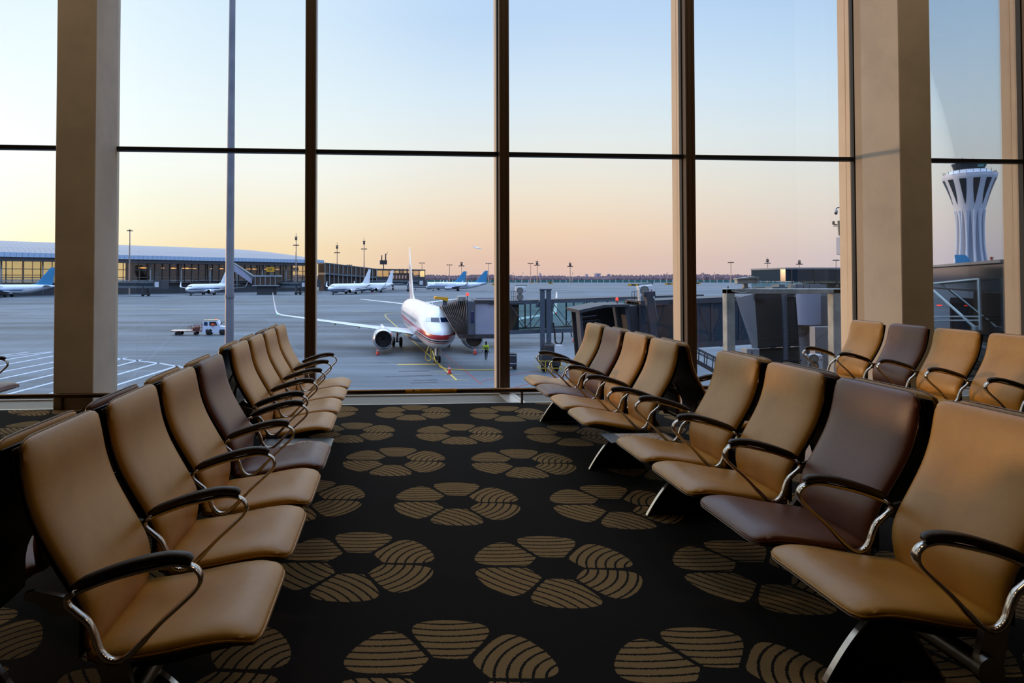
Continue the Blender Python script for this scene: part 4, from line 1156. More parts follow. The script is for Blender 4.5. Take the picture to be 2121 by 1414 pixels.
# ================================================================ boarding bridge at the striped airliner
mat('bellows_fabric', (112, 108, 110), 0.75, nz=(94, 92, 94), nscale=0.8)
mat('bridge_body', (70, 74, 82), 0.5); mat('bridge_panel', (150, 150, 162), 0.45, nz=(140, 140, 154), nscale=0.5)
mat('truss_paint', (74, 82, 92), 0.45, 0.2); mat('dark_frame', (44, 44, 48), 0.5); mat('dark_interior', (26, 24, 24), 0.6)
mat('bridge_charcoal', (46, 46, 52), 0.55); mat('ac_case', (196, 196, 196), 0.5); mat('ac_grille', (112, 108, 100), 0.6); mat('cable_black', (20, 20, 22), 0.5)  # includes the charcoal tone of the second, parked bridge
mat('grey_panel', (128, 128, 130), 0.55, nz=(118, 118, 120), nscale=1); mat('dark_panel', (56, 52, 48), 0.4); mat('drum_blue', (146, 152, 170), 0.4, 0.3); mat('galv_post', (150, 152, 146), 0.5, 0.3, nz=(118, 120, 116), nscale=3)
def W(px, py, Z): return pt(px, py, Z)
def ac_unit(parent_label, c, w_, h, d, lab):
    """outdoor air unit with two round fans on the camera side; c = bottom centre of the front"""
    r = root('air_conditioner', lab, 'air conditioner', c, 0, 'bridge air units')
    MB().box(-w_/2, w_/2, 0, d, 0.08*h, h, 0.03).build('case', 'ac_case', r)
    MB().box(-w_/2+0.05, -w_/2+0.15, 0, d, 0, 0.08*h).box(w_/2-0.15, w_/2-0.05, 0, d, 0, 0.08*h).build('feet', 'dark_frame', r)
    for z in (0.32, 0.74):
        f = MB().lathe([(0.001,-0.012),(w_*0.27,-0.012),(w_*0.27,0.0)], (-w_*0.13, 0, z*h), 1, 20).build('fan', 'ac_grille', r)
        MB().lathe([(w_*0.27,-0.02),(w_*0.30,-0.02),(w_*0.30,0.0)], (-w_*0.13, 0, z*h), 1, 20).build('fan_ring', 'dark_frame', f)
    MB().prism([(w_*0.28,h*.72),(w_*0.40,h*.75),(w_*0.34,h*.64)], 1, -0.012, 0).build('emblem', 'crate_red', r)
    fr = MB().bar((-w_/2,0.05,h+0.12),(w_/2,0.05,h+0.12),0.04).bar((-w_/2+0.02,0.05,h),(-w_/2+0.02,0.05,h+0.12),0.04).bar((w_/2-0.02,0.05,h),(w_/2-0.02,0.05,h+0.12),0.04)
    fr.build('lifting_bar', 'dark_frame', r); return r
BZ = 60.0
A = W(1036, 627, BZ); A2 = W(1036, 690, BZ)
b1 = root('boarding_bridge', 'boarding bridge docked to the striped airliner, ribbed hood and glazed truss tunnel', 'boarding bridge', (A.x, BZ, GZ), 0)
def L(px, py, Z=BZ):
    p = W(px, py, Z); return Vector((p.x-A.x, p.y-BZ, p.z-GZ))
# hood: ribbed fabric from the cab round the fuselage side
cA = [L(950,697,59.6), L(943,688,59.8), L(935,676,60.4), L(927,662,61.2), L(920,649,62.0), L(913,637,62.6)]
cB = [L(968,696,59.2), L(968,681,59.2), L(968,666,59.2), L(968,651,59.2), L(968,636,59.2), L(966,621,59.2)]
cAs, cBs = bez(cA, 3), bez(cB, 3); nR = 26; R = []
back = Vector((0, 4.6, 0))
for i in range(nR+1):
    t = i/nR; fold = 0.26*(1 if i % 2 else -1) if 0 < i < nR else 0
    ring = []
    for a_, c_ in zip(cAs, cBs):
        p = a_.lerp(c_, t); ring.append(p + Vector((0, -fold, 0)))
    top = ring[-1] + Vector((0, 0, fold*0.8)); ring[-1] = top
    ring += [top+back*0.33, top+back*0.66, top+back+Vector((0,0,-0.2)), ring[0]+back]
    R.append(ring)
hd_ = MB().rings(R, False, False, False).build('hood', 'bellows_fabric', b1)
s = L(968, 622, 59.0); e = L(984, 695, 59.0)
cb = MB().box(s.x, e.x, 59.0-BZ, 64.4-BZ, e.z, s.z, 0.1); cbo = cb.build('cab', 'bridge_body', b1)
s = L(975, 644, 58.98); e = L(982, 668, 58.98)
MB().box(s.x, e.x, -1.08, -1.0, e.z, s.z, 0.05).build('cab_window', 'cockpit_glass', cbo)
s = L(949, 613, 59.5); e = L(965, 624, 59.5)
MB().box(s.x, e.x, -0.6, 1.0, e.z, s.z, 0.05).build('hood_motor', 'galv_post', cbo)
s = L(984, 628, 59.3); e = L(1036, 692, 59.3)
MB().box(s.x, e.x, -0.7, 3.2, e.z, s.z).build('corrugated_section', 'bridge_panel', b1)
MB().box(s.x-0.05, e.x, -0.8, 3.3, s.z, s.z+0.28).box(s.x-1.4, e.x, -0.8, 3.3, e.z-0.35, e.z).build('section_edge', 'dark_frame', b1)
t_ = MB()
for k in range(24): t_.box(s.x+1.2+k*0.13-0.0, s.x+1.2+k*0.13+0.06, -0.86, -0.8, s.z-0.12, s.z+0.02)
t_.build('roller_chain', 'ink', b1)
# rotating lights
be = L(968, 609, 59.2); MB().tube([(be.x, -0.8, be.z), (be.x, -0.8, be.z-0.6)], 0.03, 6).build('beacon_pole', 'dark_frame', b1)
MB().lathe([(0.001,0.14),(0.09,0.1),(0.12,-0.02),(0.12,-0.14),(0.001,-0.14)], (be.x, -0.8, be.z), 2, 12).build('beacon_light', 'signal_red', b1)
ya = L(900, 617, 60.5); yb = L(928, 619, 60.5)
MB().prism([(ya.x, ya.z-0.1),(ya.x, ya.z+0.14),(yb.x, yb.z+0.16),(yb.x, yb.z-0.22),(ya.x+0.5, ya.z-0.12)], 1, 0.2, 0.8).build('docking_arm', 'yellow_tape', b1, label='yellow docking arm above the hood')
MB().lathe([(0.001,0.1),(0.15,0.06),(0.15,-0.08),(0.001,-0.1)], (ya.x+0.1, 0.4, ya.z+0.06), 2, 10).build('amber_light', 'signal_amber', b1)
MB().box(L(917,620,60.5).x, L(926,620,60.5).x, 0.3, 0.7, L(917,632,60.5).z, L(917,620,60.5).z).build('arm_post', 'bridge_body', b1)
# pale roof board with a red ring mark
s = L(986, 617, 62.5); e = L(1029, 629, 62.5)
rb = MB().box(s.x, e.x, 2.5, 2.6, e.z, s.z).build('roof_board', 'far_block', b1)
q = L(1021, 628, 62.5)
MB().tube([(q.x+0.24*math.cos(k*math.pi/12), 2.47, q.z+0.02+0.24*math.sin(k*math.pi/12)) for k in range(13)], 0.03, 6).build('red_ring_mark', 'crate_red', rb)
# glazed truss tunnel running to the right
def truss(par, a, b, w_, h, nb, frame, glassm, floor='dark_frame', y0=0.0, fill=None):
    """a, b: bottom front corners; panels on both long sides"""
    a = Vector(a); b = Vector(b); up = Vector((0,0,h)); dep = Vector((0, w_, 0))
    ch = MB().bar(a, b, 0.26, 0.34).bar(a+up, b+up, 0.26, 0.24).bar(a+dep, b+dep, 0.26, 0.34).bar(a+up+dep, b+up+dep, 0.26, 0.24); ch.build('chord', frame, par)
    rf = MB()
    for (dz, th) in ((h+0.1, 0.10), (-0.05, 0.12)):
        n_ = Vector((0,0,1)); v = [a+Vector((0,-0.1,dz)), b+Vector((0,-0.1,dz)), b+dep+Vector((0,0.1,dz)), a+dep+Vector((0,0.1,dz))]
        v = v + [p+Vector((0,0,th)) for p in v]; rf.add(v, [(0,1,2,3),(7,6,5,4),(0,4,5,1),(1,5,6,2),(2,6,7,3),(3,7,4,0)])
    rf.build('roof_and_floor', floor, par)
    for yy in (Vector((0,0,0)), dep):
        g = [a+yy+Vector((0,0,0.1)), b+yy+Vector((0,0,0.1)), b+yy+up, a+yy+up]
        MB().add(g, [(0,1,2,3)]).build('side_glass', glassm, par)
        if yy.y == 0: rng = range(nb+1)
        for k in range(nb+1):
            p = a.lerp(b, k/nb)+yy; MB().bar(p, p+up, 0.11, 0.13, up=(0,1,0)).build('upright', frame, par)
            if k < nb:
                q = a.lerp(b, (k+1)/nb)+yy
                (MB().bar(p+up, q, 0.06, up=(0,1,0)) if k % 2 == 0 else MB().bar(p, q+up, 0.06, up=(0,1,0))).build('diagonal', frame, par)
a = L(1052, 687, BZ); b_ = L(1200, 682, BZ); e_ = L(1450, 674, BZ)
truss(b1, (a.x, -0.6, a.z), (a.x+(b_.x-a.x)*2.7, -0.6, a.z+(b_.z-a.z)*2.7), 3.0, 2.55, 9, 'truss_paint', 'bridge_glass')
MB().box(a.x-0.8, a.x+0.9, -0.55, 2.3, a.z, a.z+2.5).build('end_vestibule', 'dark_interior', b1)
# lift columns and drive
for x0, x1 in ((1118, 1128), (1131, 1141)):
    s = L(x0, 598, 58.6); e = L(x1, 722, 58.6)
    m = MB().box(s.x, e.x, -1.6, -1.42, e.z-0.3, s.z).box(s.x-0.05, e.x+0.05, -1.65, -1.35, s.z-0.12, s.z)
    m.build('lift_column', 'truss_paint', b1)
    MB().box(s.x+0.06, e.x-0.06, -1.8, -1.2, 0.7, e.z).build('inner_column', 'dark_frame', b1)
s = L(1112, 632, 58.6); e = L(1148, 622, 58.6)
MB().prism([(s.x, s.z-0.2),(s.x, s.z),(s.x+0.4, e.z+0.15),(e.x-0.5, e.z+0.15),(e.x, s.z),(e.x, s.z-0.2)], 1, -1.2, -0.7).build('saddle', 'truss_paint', b1)
s = L(1124, 712, 58.4); e = L(1166, 738, 58.4)
MB().box(s.x, s.x+1.0, -2.4, -0.6, e.z-0.5, s.z, 0.05).box(s.x-0.2, e.x-0.3, -2.3, -0.7, 0.6, 1.5, 0.05).build('drive_unit', 'dark_frame', b1)
MB().prism([(e.x-0.9, s.z-0.7),(e.x-0.9, s.z-0.05),(e.x-0.2, s.z-0.05),(e.x, s.z-0.3),(e.x-0.2, s.z-0.8)], 1, -2.5, -1.4).build('motor_cover', 'ac_case', b1)
for dx in (-0.45, 0.55):
    MB().lathe([(0.001,-0.22),(0.4,-0.22),(0.52,-0.12),(0.52,0.12),(0.4,0.22),(0.001,0.22)], (s.x+0.6+dx, -1.5, 0.52), 0, 18).build('wheel', 'tyre', b1)
mat('guard_yellow', (190, 160, 40), 0.5)
gx0, gx1 = s.x-0.5, e.x+0.05
gm = MB()
for z in (0.5, 1.1):
    gm.bar((gx0,-2.9,z),(gx1,-2.9,z),0.05).bar((gx0,-2.9,z),(gx0,-0.2,z),0.05).bar((gx1,-2.9,z),(gx1,-0.2,z),0.05)
for x in (gx0, gx0+0.5, gx0+1.0, gx1-0.5, gx1): gm.bar((x,-2.9,0.2),(x,-2.9,1.1),0.05)
gm.build('wheel_guard', 'guard_yellow', b1)
P = bez([tuple(L(1146,668,58.8)), tuple(L(1149,690,58.8)), tuple(L(1150,706,58.8)), tuple(L(1155,712,58.8)), tuple(L(1162,711,58.8)), tuple(L(1165,702,58.8)), tuple(L(1165,688,58.8))], 5)
MB().tube([tuple(p) for p in P], 0.07, 8).build('hanging_cable', 'cable_black', b1)
for px in (1182, 1190, 1196):
    p = L(px, 686, 59.4); MB().bar(tuple(p), (p.x+0.12, p.y, p.z-0.5), 0.08).build('hook', 'cable_black', b1)
ac_unit(b1, W(1080, 625.5, 59.8), 0.96, 1.36, 0.5, 'white twin-fan air unit on the docked bridge, beside the lift columns')
s = L(1059, 626, 59.8); lm = MB()
for k in range(3): lm.bar((s.x+k*0.19, -0.2, s.z), (s.x+k*0.19, -0.2, s.z+1.0), 0.035)
for z in (0.5, 1.0): lm.bar((s.x, -0.2, s.z+z), (s.x+0.4, -0.2, s.z+z), 0.035)
lm.build('roof_railing', 'dark_frame', b1)

# ================================================================ second, nearer bridge (parked, dark)
Z2 = 42.0; O2 = W(1246, 690, Z2)
b2 = root('boarding_bridge', 'dark parked boarding bridge with open cab behind the right-hand seats', 'boarding bridge', (O2.x, Z2, GZ), 0)
def L2(px, py, Z=Z2):
    p = W(px, py, Z); return Vector((p.x-O2.x, p.y-Z2, p.z-GZ))
def slab(pts, y0, y1, name, m, par=None):
    return MB().prism([(p.x, p.z) for p in pts], 1, y0, y1).build(name, m, par or b2)
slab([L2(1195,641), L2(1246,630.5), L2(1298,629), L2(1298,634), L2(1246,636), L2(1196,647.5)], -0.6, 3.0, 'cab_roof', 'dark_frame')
slab([L2(1197,647), L2(1202,646), L2(1212,760), L2(1206,760)], -0.4, 0.6, 'cab_side', 'bridge_charcoal')
slab([L2(1290,635), L2(1296,634), L2(1314,760), L2(1308,760)], -0.4, 0.6, 'cab_side', 'bridge_charcoal')
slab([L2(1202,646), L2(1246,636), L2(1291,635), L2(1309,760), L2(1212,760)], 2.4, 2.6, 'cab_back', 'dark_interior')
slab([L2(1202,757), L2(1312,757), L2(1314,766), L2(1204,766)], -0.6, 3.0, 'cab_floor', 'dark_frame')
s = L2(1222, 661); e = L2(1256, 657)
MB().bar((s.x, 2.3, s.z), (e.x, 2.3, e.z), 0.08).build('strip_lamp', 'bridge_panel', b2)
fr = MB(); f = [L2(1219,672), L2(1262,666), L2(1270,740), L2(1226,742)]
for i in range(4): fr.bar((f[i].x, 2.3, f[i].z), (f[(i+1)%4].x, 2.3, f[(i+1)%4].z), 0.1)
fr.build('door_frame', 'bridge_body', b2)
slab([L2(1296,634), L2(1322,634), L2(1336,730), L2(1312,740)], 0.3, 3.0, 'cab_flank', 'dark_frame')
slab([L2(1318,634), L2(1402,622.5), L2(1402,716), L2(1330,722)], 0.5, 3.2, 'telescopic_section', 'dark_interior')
a = L2(1402, 716, 43); b_ = L2(1530, 700, 47)
truss(b2, (L2(1328,722).x, 0.2, L2(1328,722).z), (L2(1560,700,46).x, 2.2, L2(1560,700,46).z), 2.8, 2.75, 9, 'bridge_charcoal', 'dark_teal_glass')
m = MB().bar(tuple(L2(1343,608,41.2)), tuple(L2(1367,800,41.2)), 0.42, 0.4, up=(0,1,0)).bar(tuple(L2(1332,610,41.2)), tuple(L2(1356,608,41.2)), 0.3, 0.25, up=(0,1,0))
m.build('lift_column', 'bridge_charcoal', b2); MB().tube([tuple(L2(1355,618,41)), tuple(L2(1372,740,41))], 0.035, 6).build('cable', 'cable_black', b2)
c = L2(1370, 800, 41.5)
MB().box(c.x-1.4, c.x+1.6, -1.4, 1.4, 0.5, 1.5, 0.05).bar((c.x,-0.8,1.4),(L2(1367,795,41.2).x,-0.8,4.0),0.5,0.5,up=(0,1,0)).build('drive_unit', 'dark_frame', b2)
for dx in (-0.9, 1.0): MB().lathe([(0.001,-0.22),(0.4,-0.22),(0.52,-0.12),(0.52,0.12),(0.4,0.22),(0.001,0.22)], (c.x+dx, 0, 0.52), 0, 18).build('wheel', 'tyre', b2)
be = L2(1278, 619, 42.5); MB().tube([(be.x, 0.5, be.z), (be.x, 0.5, be.z-0.42)], 0.02, 6).build('beacon_pole', 'dark_frame', b2)
MB().lathe([(0.001,0.1),(0.07,0.07),(0.085,-0.02),(0.085,-0.1),(0.001,-0.1)], (be.x, 0.5, be.z), 2, 12).build('beacon_light', 'signal_red', b2)
s = L2(1309, 633, 42.6); lm = MB()
for k in range(4): lm.bar((s.x+k*0.16, 0.6, s.z), (s.x+k*0.16, 0.6, s.z+0.9), 0.03)
for z in (0.45, 0.9): lm.bar((s.x, 0.6, s.z+z), (s.x+0.5, 0.6, s.z+z+0.06), 0.03)
lm.build('roof_railing', 'dark_frame', b2)
ac2 = ac_unit(b2, W(1342, 628, 42.4), 0.92, 1.12, 0.5, 'grey twin-fan air unit on the dark parked bridge, left of the beige mullion')
ac2.rotation_euler = (0, math.radians(-6), 0)
mc = MB().box(-1.2, 1.0, 0, 1.2, 0, 0.3)
p = L2(1470, 712, 44.5)
um = MB()
for (x0, y0_, x1, y1_) in ((1441,703,1560,706),(1448,712,1500,714),(1470,704,1476,714),(1500,704,1490,716),(1455,706,1462,716)):
    a = L2(x0, y0_, 44.5); b_ = L2(x1, y1_, 44.5); um.bar(tuple(a), tuple(b_), 0.2)
um.build('under_frame', 'dark_frame', b2)
# service stair of the second bridge
st = MB(); a0 = L2(1425, 737, 43.5); a1 = L2(1492, 774, 43.5); r0 = L2(1425, 712, 43.5); r1 = L2(1495, 746, 43.5); k0 = L2(1425, 719, 43.5); k1 = L2(1495, 753, 43.5)
for dy in (0, 0.9):
    for p, q, w_ in ((a0,a1,0.16),(r0,r1,0.06),(k0,k1,0.05)): st.bar((p.x,p.y+dy,p.z),(q.x,q.y+dy,q.z),w_)
    for k in range(5):
        p = a0.lerp(a1, k/4); q = r0.lerp(r1, k/4); st.bar((p.x,p.y+dy,p.z),(q.x,q.y+dy,q.z),0.05,up=(0,1,0))
for k in range(14):
    p = a0.lerp(a1, k/13); st.box(p.x-0.12, p.x+0.12, p.y, p.y+0.9, p.z, p.z+0.04)
st.bar((a1.x,a1.y,a1.z),(a1.x+0.4,a1.y,0),0.1).bar((a1.x,a1.y+0.9,a1.z),(a1.x+0.4,a1.y+0.9,0),0.1)
st.build('service_stair', 'dark_frame', b2)

# ================================================================ camera gantry just outside
GZ0 = 14.0
ga = W(1509, 602, GZ0); gb = W(1731, 602, GZ0+0.0)
gt = root('camera_gantry', 'grey galvanised portal frame outside the glass carrying a camera', 'gantry', (0, 0, 0))
MB().box(ga.x-0.085, ga.x+0.085, 13.9, 14.1, GZ, ga.z+0.04, 0.01).build('post', 'galv_post', gt)
MB().box(gb.x-0.115, gb.x+0.115, 13.9, 14.1, GZ, gb.z+0.04, 0.01).build('post', 'galv_post', gt)
MB().box(ga.x-0.085, gb.x+0.1, 13.9, 14.1, ga.z-0.06, ga.z+0.045, 0.01).build('cross_beam', 'galv_post', gt)
bm_ = MB()
for px, h in ((1508, .05), (1735, .07)): p = W(px, 597, GZ0); bm_.cyl((p.x, 14.0), 0.012, p.z, p.z+h, 8)
bm_.build('bolt', 'dark_frame', gt)
cmr = root('security_camera', 'beige box camera on the gantry beam, with conduit', 'camera', W(1545, 597, GZ0))
cmr.rotation_euler = (0, math.radians(-3), math.radians(0))
MB().box(-0.20, 0.20, -0.07, 0.07, 0.10, 0.20, 0.01).build('housing', 'galv_post', cmr)
MB().prism([(-0.21,0.195),(-0.21,0.215),(0.16,0.24),(0.24,0.225),(0.22,0.15),(0.20,0.12),(0.20,0.195)], 1, -0.085, 0.085).build('hood', 'galv_post', cmr)
MB().box(-0.05, 0.03, -0.03, 0.03, 0.0, 0.10).box(-0.09, 0.07, -0.05, 0.05, 0.0, 0.02).build('bracket', 'galv_post', cmr)
P = bez([(0.20,-0.02,0.12),(0.17,-0.06,0.02),(0.05,-0.09,-0.06),(-0.15,-0.11,-0.08),(-0.35,-0.11,-0.03)], 6)
MB().tube([tuple(p) for p in P], 0.014, 8).build('conduit', 'galv_post', cmr)

# end unit of a bridge: pale wedge and dark panels
def WW(px, py, Z): return W(px, py, Z)
we = root('bridge_end_unit', 'grey wedge sided cabin end with dark panels under the gantry', 'machine', (0, 0, 0))
def hexa(front, back_): return MB().add([tuple(p) for p in front+back_], [(0,1,2,3),(7,6,5,4),(0,4,5,1),(1,5,6,2),(2,6,7,3),(3,7,4,0)])
hexa([WW(1523.8,617,15.6), WW(1562.8,608,16.0), WW(1570.4,721,16.0), WW(1558.5,721.6,15.8)], [WW(1526,616,16.6), WW(1565,607.5,17.0), WW(1572,720,17.0), WW(1561,721,16.8)]).build('side_wedge', 'grey_panel', we)
hexa([WW(1562.8,608,16.01), WW(1648,607,16.4), WW(1656,716,16.4), WW(1570.4,721,16.01)], [WW(1565,607.5,17.8), WW(1646,607,17.8), WW(1654,715,17.8), WW(1573,720,17.8)]).build('dark_body', 'dark_panel', we)
hexa([WW(1566,722,16.05), WW(1656,718,16.4), WW(1662,800,16.4), WW(1568,800,16.05)], [WW(1570,722,17.8), WW(1654,718,17.8), WW(1660,800,17.8), WW(1571,800,17.8)]).build('lower_body', 'dark_panel', we)
tr = MB()
for a, b_ in (((1563,609),(1595,609)),((1563,616),(1595,616)),((1629,609),(1646,609)),((1629,613),(1646,613)),((1646,613),(1654,714)),((1571,717),(1655,713)),((1566,746),(1660,746))):
    tr.bar(tuple(WW(a[0],a[1],15.96 if a[0] < 1600 and b_[0] < 1600 else 15.98)), tuple(WW(b_[0],b_[1],16.0 if b_[0] < 1600 else 16.36)), 0.03)
tr.build('panel_trim', 'dark_frame', we)
MB().tube([tuple(WW(1624,610,15.95)), tuple(WW(1627,715,15.95)), tuple(WW(1627,745,15.95))], 0.055, 12).build('pipe', 'bridge_body', we)
for x0, x1, y1 in ((1547,1557.5,742),(1559.5,1574,745)):
    s = WW(x0, 722, 15.7); e = WW(x1, 800, 15.7); MB().box(s.x, e.x, 15.7, 16.0, e.z, s.z, 0.01).build('switch_box', 'grey_panel', we)
v = MB()
for i in range(3):
    s = WW(1563+i*3.2, 741, 15.69); v.box(s.x, s.x+0.02, 15.68, 15.7, s.z-0.05, s.z)
v.build('vent_slots', 'dark_frame', we)
MB().bar((WW(1600,745,17).x, 17, GZ), (WW(1600,745,17).x, 17, WW(1600,790,17).z), 0.6, 0.6, up=(0,1,0)).build('support_column', 'dark_frame', we)
# drum
dc = W(1681, 607, 20.0); dr = root('rotunda_drum', 'pale blue grey metal drum on a column beside the dark panels', 'drum', (dc.x, 20.5, 0))
r_ = 34/F*20; zt = dc.z; zb = W(1681, 673, 20).z
MB().cyl((0,0), r_*1.0, zb, zt, 40).build('drum', 'drum_blue', dr)
sk = MB()
for k in range(60):
    a = 2*math.pi*k/60; sk.box(r_*math.cos(a)-0.012, r_*math.cos(a)+0.012, r_*math.sin(a)-0.012, r_*math.sin(a)+0.012, zb-0.03, zb)
sk.build('tooth_ring', 'dark_frame', dr)
z1 = W(1673, 690, 20).z; z2 = W(1673, 696, 20).z
xo = W(1673, 690, 20).x-dc.x
MB().cyl((xo,0), 0.30, z1, zb-0.05, 24).cyl((xo,0), 0.25, z2, z1, 24).build('neck', 'bridge_body', dr)
MB().cyl((xo,0), 0.215, GZ, z2, 24).build('column_shaft', 'galvanised', dr)
s = W(1688, 677, 21.5); e = W(1720, 700, 21.5)
wl = MB().box(s.x, e.x+0.3, 21.5, 21.8, GZ, s.z).build('pier_wall', 'grey_panel'); wl['label'] = 'plain grey pier standing behind the drum'; wl['category'] = 'pier'
P = bez([tuple(W(1720,676,20.9)), tuple(W(1712,690,20.9)), tuple(W(1698,697,20.9)), tuple(W(1691,706,20.9)), tuple(W(1688,720,20.9))], 5)
MB().tube([(p.x-dc.x, p.y-20.5, p.z) for p in P], 0.008, 6).build('hanging_wire', 'cable_black', dr)
u = W(1690, 768, 17.5); ac_unit(None, u, 0.40, 0.42, 0.25, 'small white air unit low beside the right gantry post').name = 'air_conditioner'
su = MB().box(u.x-0.19, u.x+0.3, 17.42, 17.8, GZ, u.z-0.002).build('equipment_plinth', 'grey_panel'); su['label'] = 'grey plinth under the small air unit'; su['category'] = 'plinth'

# glazed link building
lk = root('link_building', 'dark glazed link building with concrete coping, between gantry and column', 'building', (0, 0, 0))
ZT = 24.0; s = W(1626, 554, ZT); e = W(1760, 597, ZT); zc = W(1626, 557.5, ZT).z; zm = W(1626, 582, ZT).z; zb = W(1626, 597, ZT).z
def band(z0, z1, m, name, grow=0.0, inset=0.0):
    R_ = []
    prof = [(s.x+0.28-grow, ZT+3.0), (s.x+0.02-grow, ZT+0.35), (s.x+0.08-grow, ZT+0.12-grow), (s.x+0.3, ZT-grow), (e.x, ZT-grow), (e.x, ZT+3.0)]
    return MB().rings([[(x, y+inset, z) for x, y in prof] for z in (z0, z1)], True, True, False).build(name, m, lk)
band(zc, s.z, 'grey_panel', 'coping', 0.02); band(zm, zc, 'dark_teal_glass', 'spandrel_glass'); band(zb, zm-0.02, 'bridge_glass', 'window_band'); band(GZ, zb, 'bridge_body', 'wall_base')
fm = MB()
for px in (1640, 1686.5, 1733):
    p = W(px, 575, ZT); fm.box(p.x-0.015, p.x+0.015, ZT-0.03, ZT, zb, zc)
fm.box(s.x+0.3, e.x, ZT-0.03, ZT, zm-0.02, zm+0.02); fm.build('frame', 'dark_frame', lk)
# roof clutter in front
rc = MB()
for (x0, x1, y0_, y1_) in ((1600,1613,594,597),(1614,1626,589,597),(1648,1664,588,597),(1665,1676,587,597),(1677,1712,589,597)):
    p = W(x0, y0_, 22.5); q = W(x1, y1_, 22.5); rc.box(p.x, q.x, 22.5, 23.0, q.z-0.3, p.z)
ro = rc.build('roof_plant', 'bridge_grey'); ro['label'] = 'row of low grey plant boxes on the link roof behind the gantry beam'; ro['category'] = 'roof plant'; ro['kind'] = 'stuff'
p = W(1600, 597, 22.5)
dk = MB().box(p.x, W(1720,597,22.5).x, 22.4, 23.4, p.z-0.45, p.z-0.25).bar((p.x+0.2,23,GZ),(p.x+0.2,23,p.z-0.3),0.2,0.2,up=(0,1,0)).build('plant_deck', 'bridge_body'); dk['label'] = 'dark deck carrying the grey plant boxes'; dk['category'] = 'deck'

# glass wall seen right of the right-hand column
gw = root('glass_corridor', 'dark glass corridor wall with white diagonal brace below the control tower', 'building', (0, 0, 0))
Q0 = Vector((15.56, 20.4)); Q1 = Vector((12.37, 14.45)); dd = (Q1-Q0)
def on(px):   # depth where the wall line meets the sight line of this pixel column
    k = (px-PX)/F; t = (Q0.x-k*Q0.y)/(k*dd.y-dd.x); return Q0+dd*t
def wallpiece(x0, x1, ya, yb, m, name, off=0.0, th=0.06, par=None):
    """ya/yb: (z bottom, z top)"""
    a_ = on(x0); b2_ = on(x1); n_ = Vector((dd.y, -dd.x)).normalized()*(-1)
    if n_.y > 0: n_ = -n_
    v = []
    for P_ in (a_, b2_):
        for o_ in (off, off-th):
            q = P_+n_*o_; v += [(q.x, q.y, ya), (q.x, q.y, yb)]
    return MB().add(v, [(0,1,3,2),(4,6,7,5),(0,4,5,1),(2,3,7,6),(0,2,6,4),(1,5,7,3)]).build(name, m, par or gw)
zt_ = 1.45+0.36; zg = 1.45-0.02*14; 
wallpiece(1900, 2110, zt_-0.06, zt_, 'grey_panel', 'coping', 0.03, 0.3)
wallpiece(1900, 2110, 1.45-0.30, zt_-0.06, 'dark_teal_glass', 'spandrel_glass')
wallpiece(1900, 2110, -0.05, 1.45-0.32, 'corridor_glass', 'corridor_glass')
wallpiece(1900, 2110, 1.45-0.32, 1.45-0.28, 'dark_frame', 'rail')
wallpiece(1900, 2110, -0.35, -0.05, 'bridge_grey', 'floor_edge', 0.05, 0.3)
wallpiece(1900, 2110, GZ, -0.35, 'dark_frame', 'lower_wall')
wallpiece(1900, 2110, GZ, 1.5, 'dark_interior', 'inner_wall', -1.6, 0.1)
for px in (1906, 1984, 2061.5): wallpiece(px-1.6, px+1.6, -0.05, zt_-0.05, 'dark_frame', 'corridor_mullion', 0.03)
mat('brace_white', (196, 214, 220), 0.4)
def onp(px, py, off=-0.25):
    q = on(px); n_ = Vector((dd.y, -dd.x)).normalized(); n_ = n_ if n_.y > 0 else -n_
    q = q+n_*(-off); p = pt(px, py, q.y); return (q.x, q.y, p.z)
MB().bar(onp(1940,588), onp(2051,681), 0.04).build('diagonal_brace', 'brace_white', gw)
MB().bar(onp(2058,578), onp(2060,683), 0.04, up=(0,1,0)).bar(onp(1935,588), onp(2058,577), 0.035).bar(onp(1935,655), onp(2058,655), 0.03).bar(onp(1935,663), onp(2058,663), 0.03).build('inner_frame', 'brace_white', gw)
MB().box(onp(2052,680)[0]-0.08, onp(2052,680)[0]+0.08, onp(2052,680)[1]-0.05, onp(2052,680)[1]+0.05, onp(2052,684)[2], onp(2052,675)[2]).build('brace_foot', 'brace_white', gw)
for px in (1979, 1976):
    q = onp(px, 632, -0.35); MB().box(q[0]-(0.05 if px > 1977 else 0.02), q[0]+(0.05 if px > 1977 else 0.02), q[1]-0.02, q[1]+0.02, q[2]-0.012, q[2]+0.012).build('indicator_lamp', 'signal_red', gw)
q = onp(2059, 545, 0.1); 
lt = root('warning_lamp', 'small red and white lamp on the corridor coping', 'lamp', (q[0], q[1]+0.2, zt_))
MB().cyl((0,0),0.03,0,0.03,10).cyl((0,0),0.022,0.03,0.06,10).cyl((0,0),0.03,0.06,0.10,10).build('lamp_body', 'crate_red', lt)
# tail showing above it
airliner('airliner hidden behind the glass corridor, only its blue tail fin showing beside the tower', (142, 130), (1.0, 0.0), 'livery_blue', 'tail_blue', False, None, None, sc=1.0)

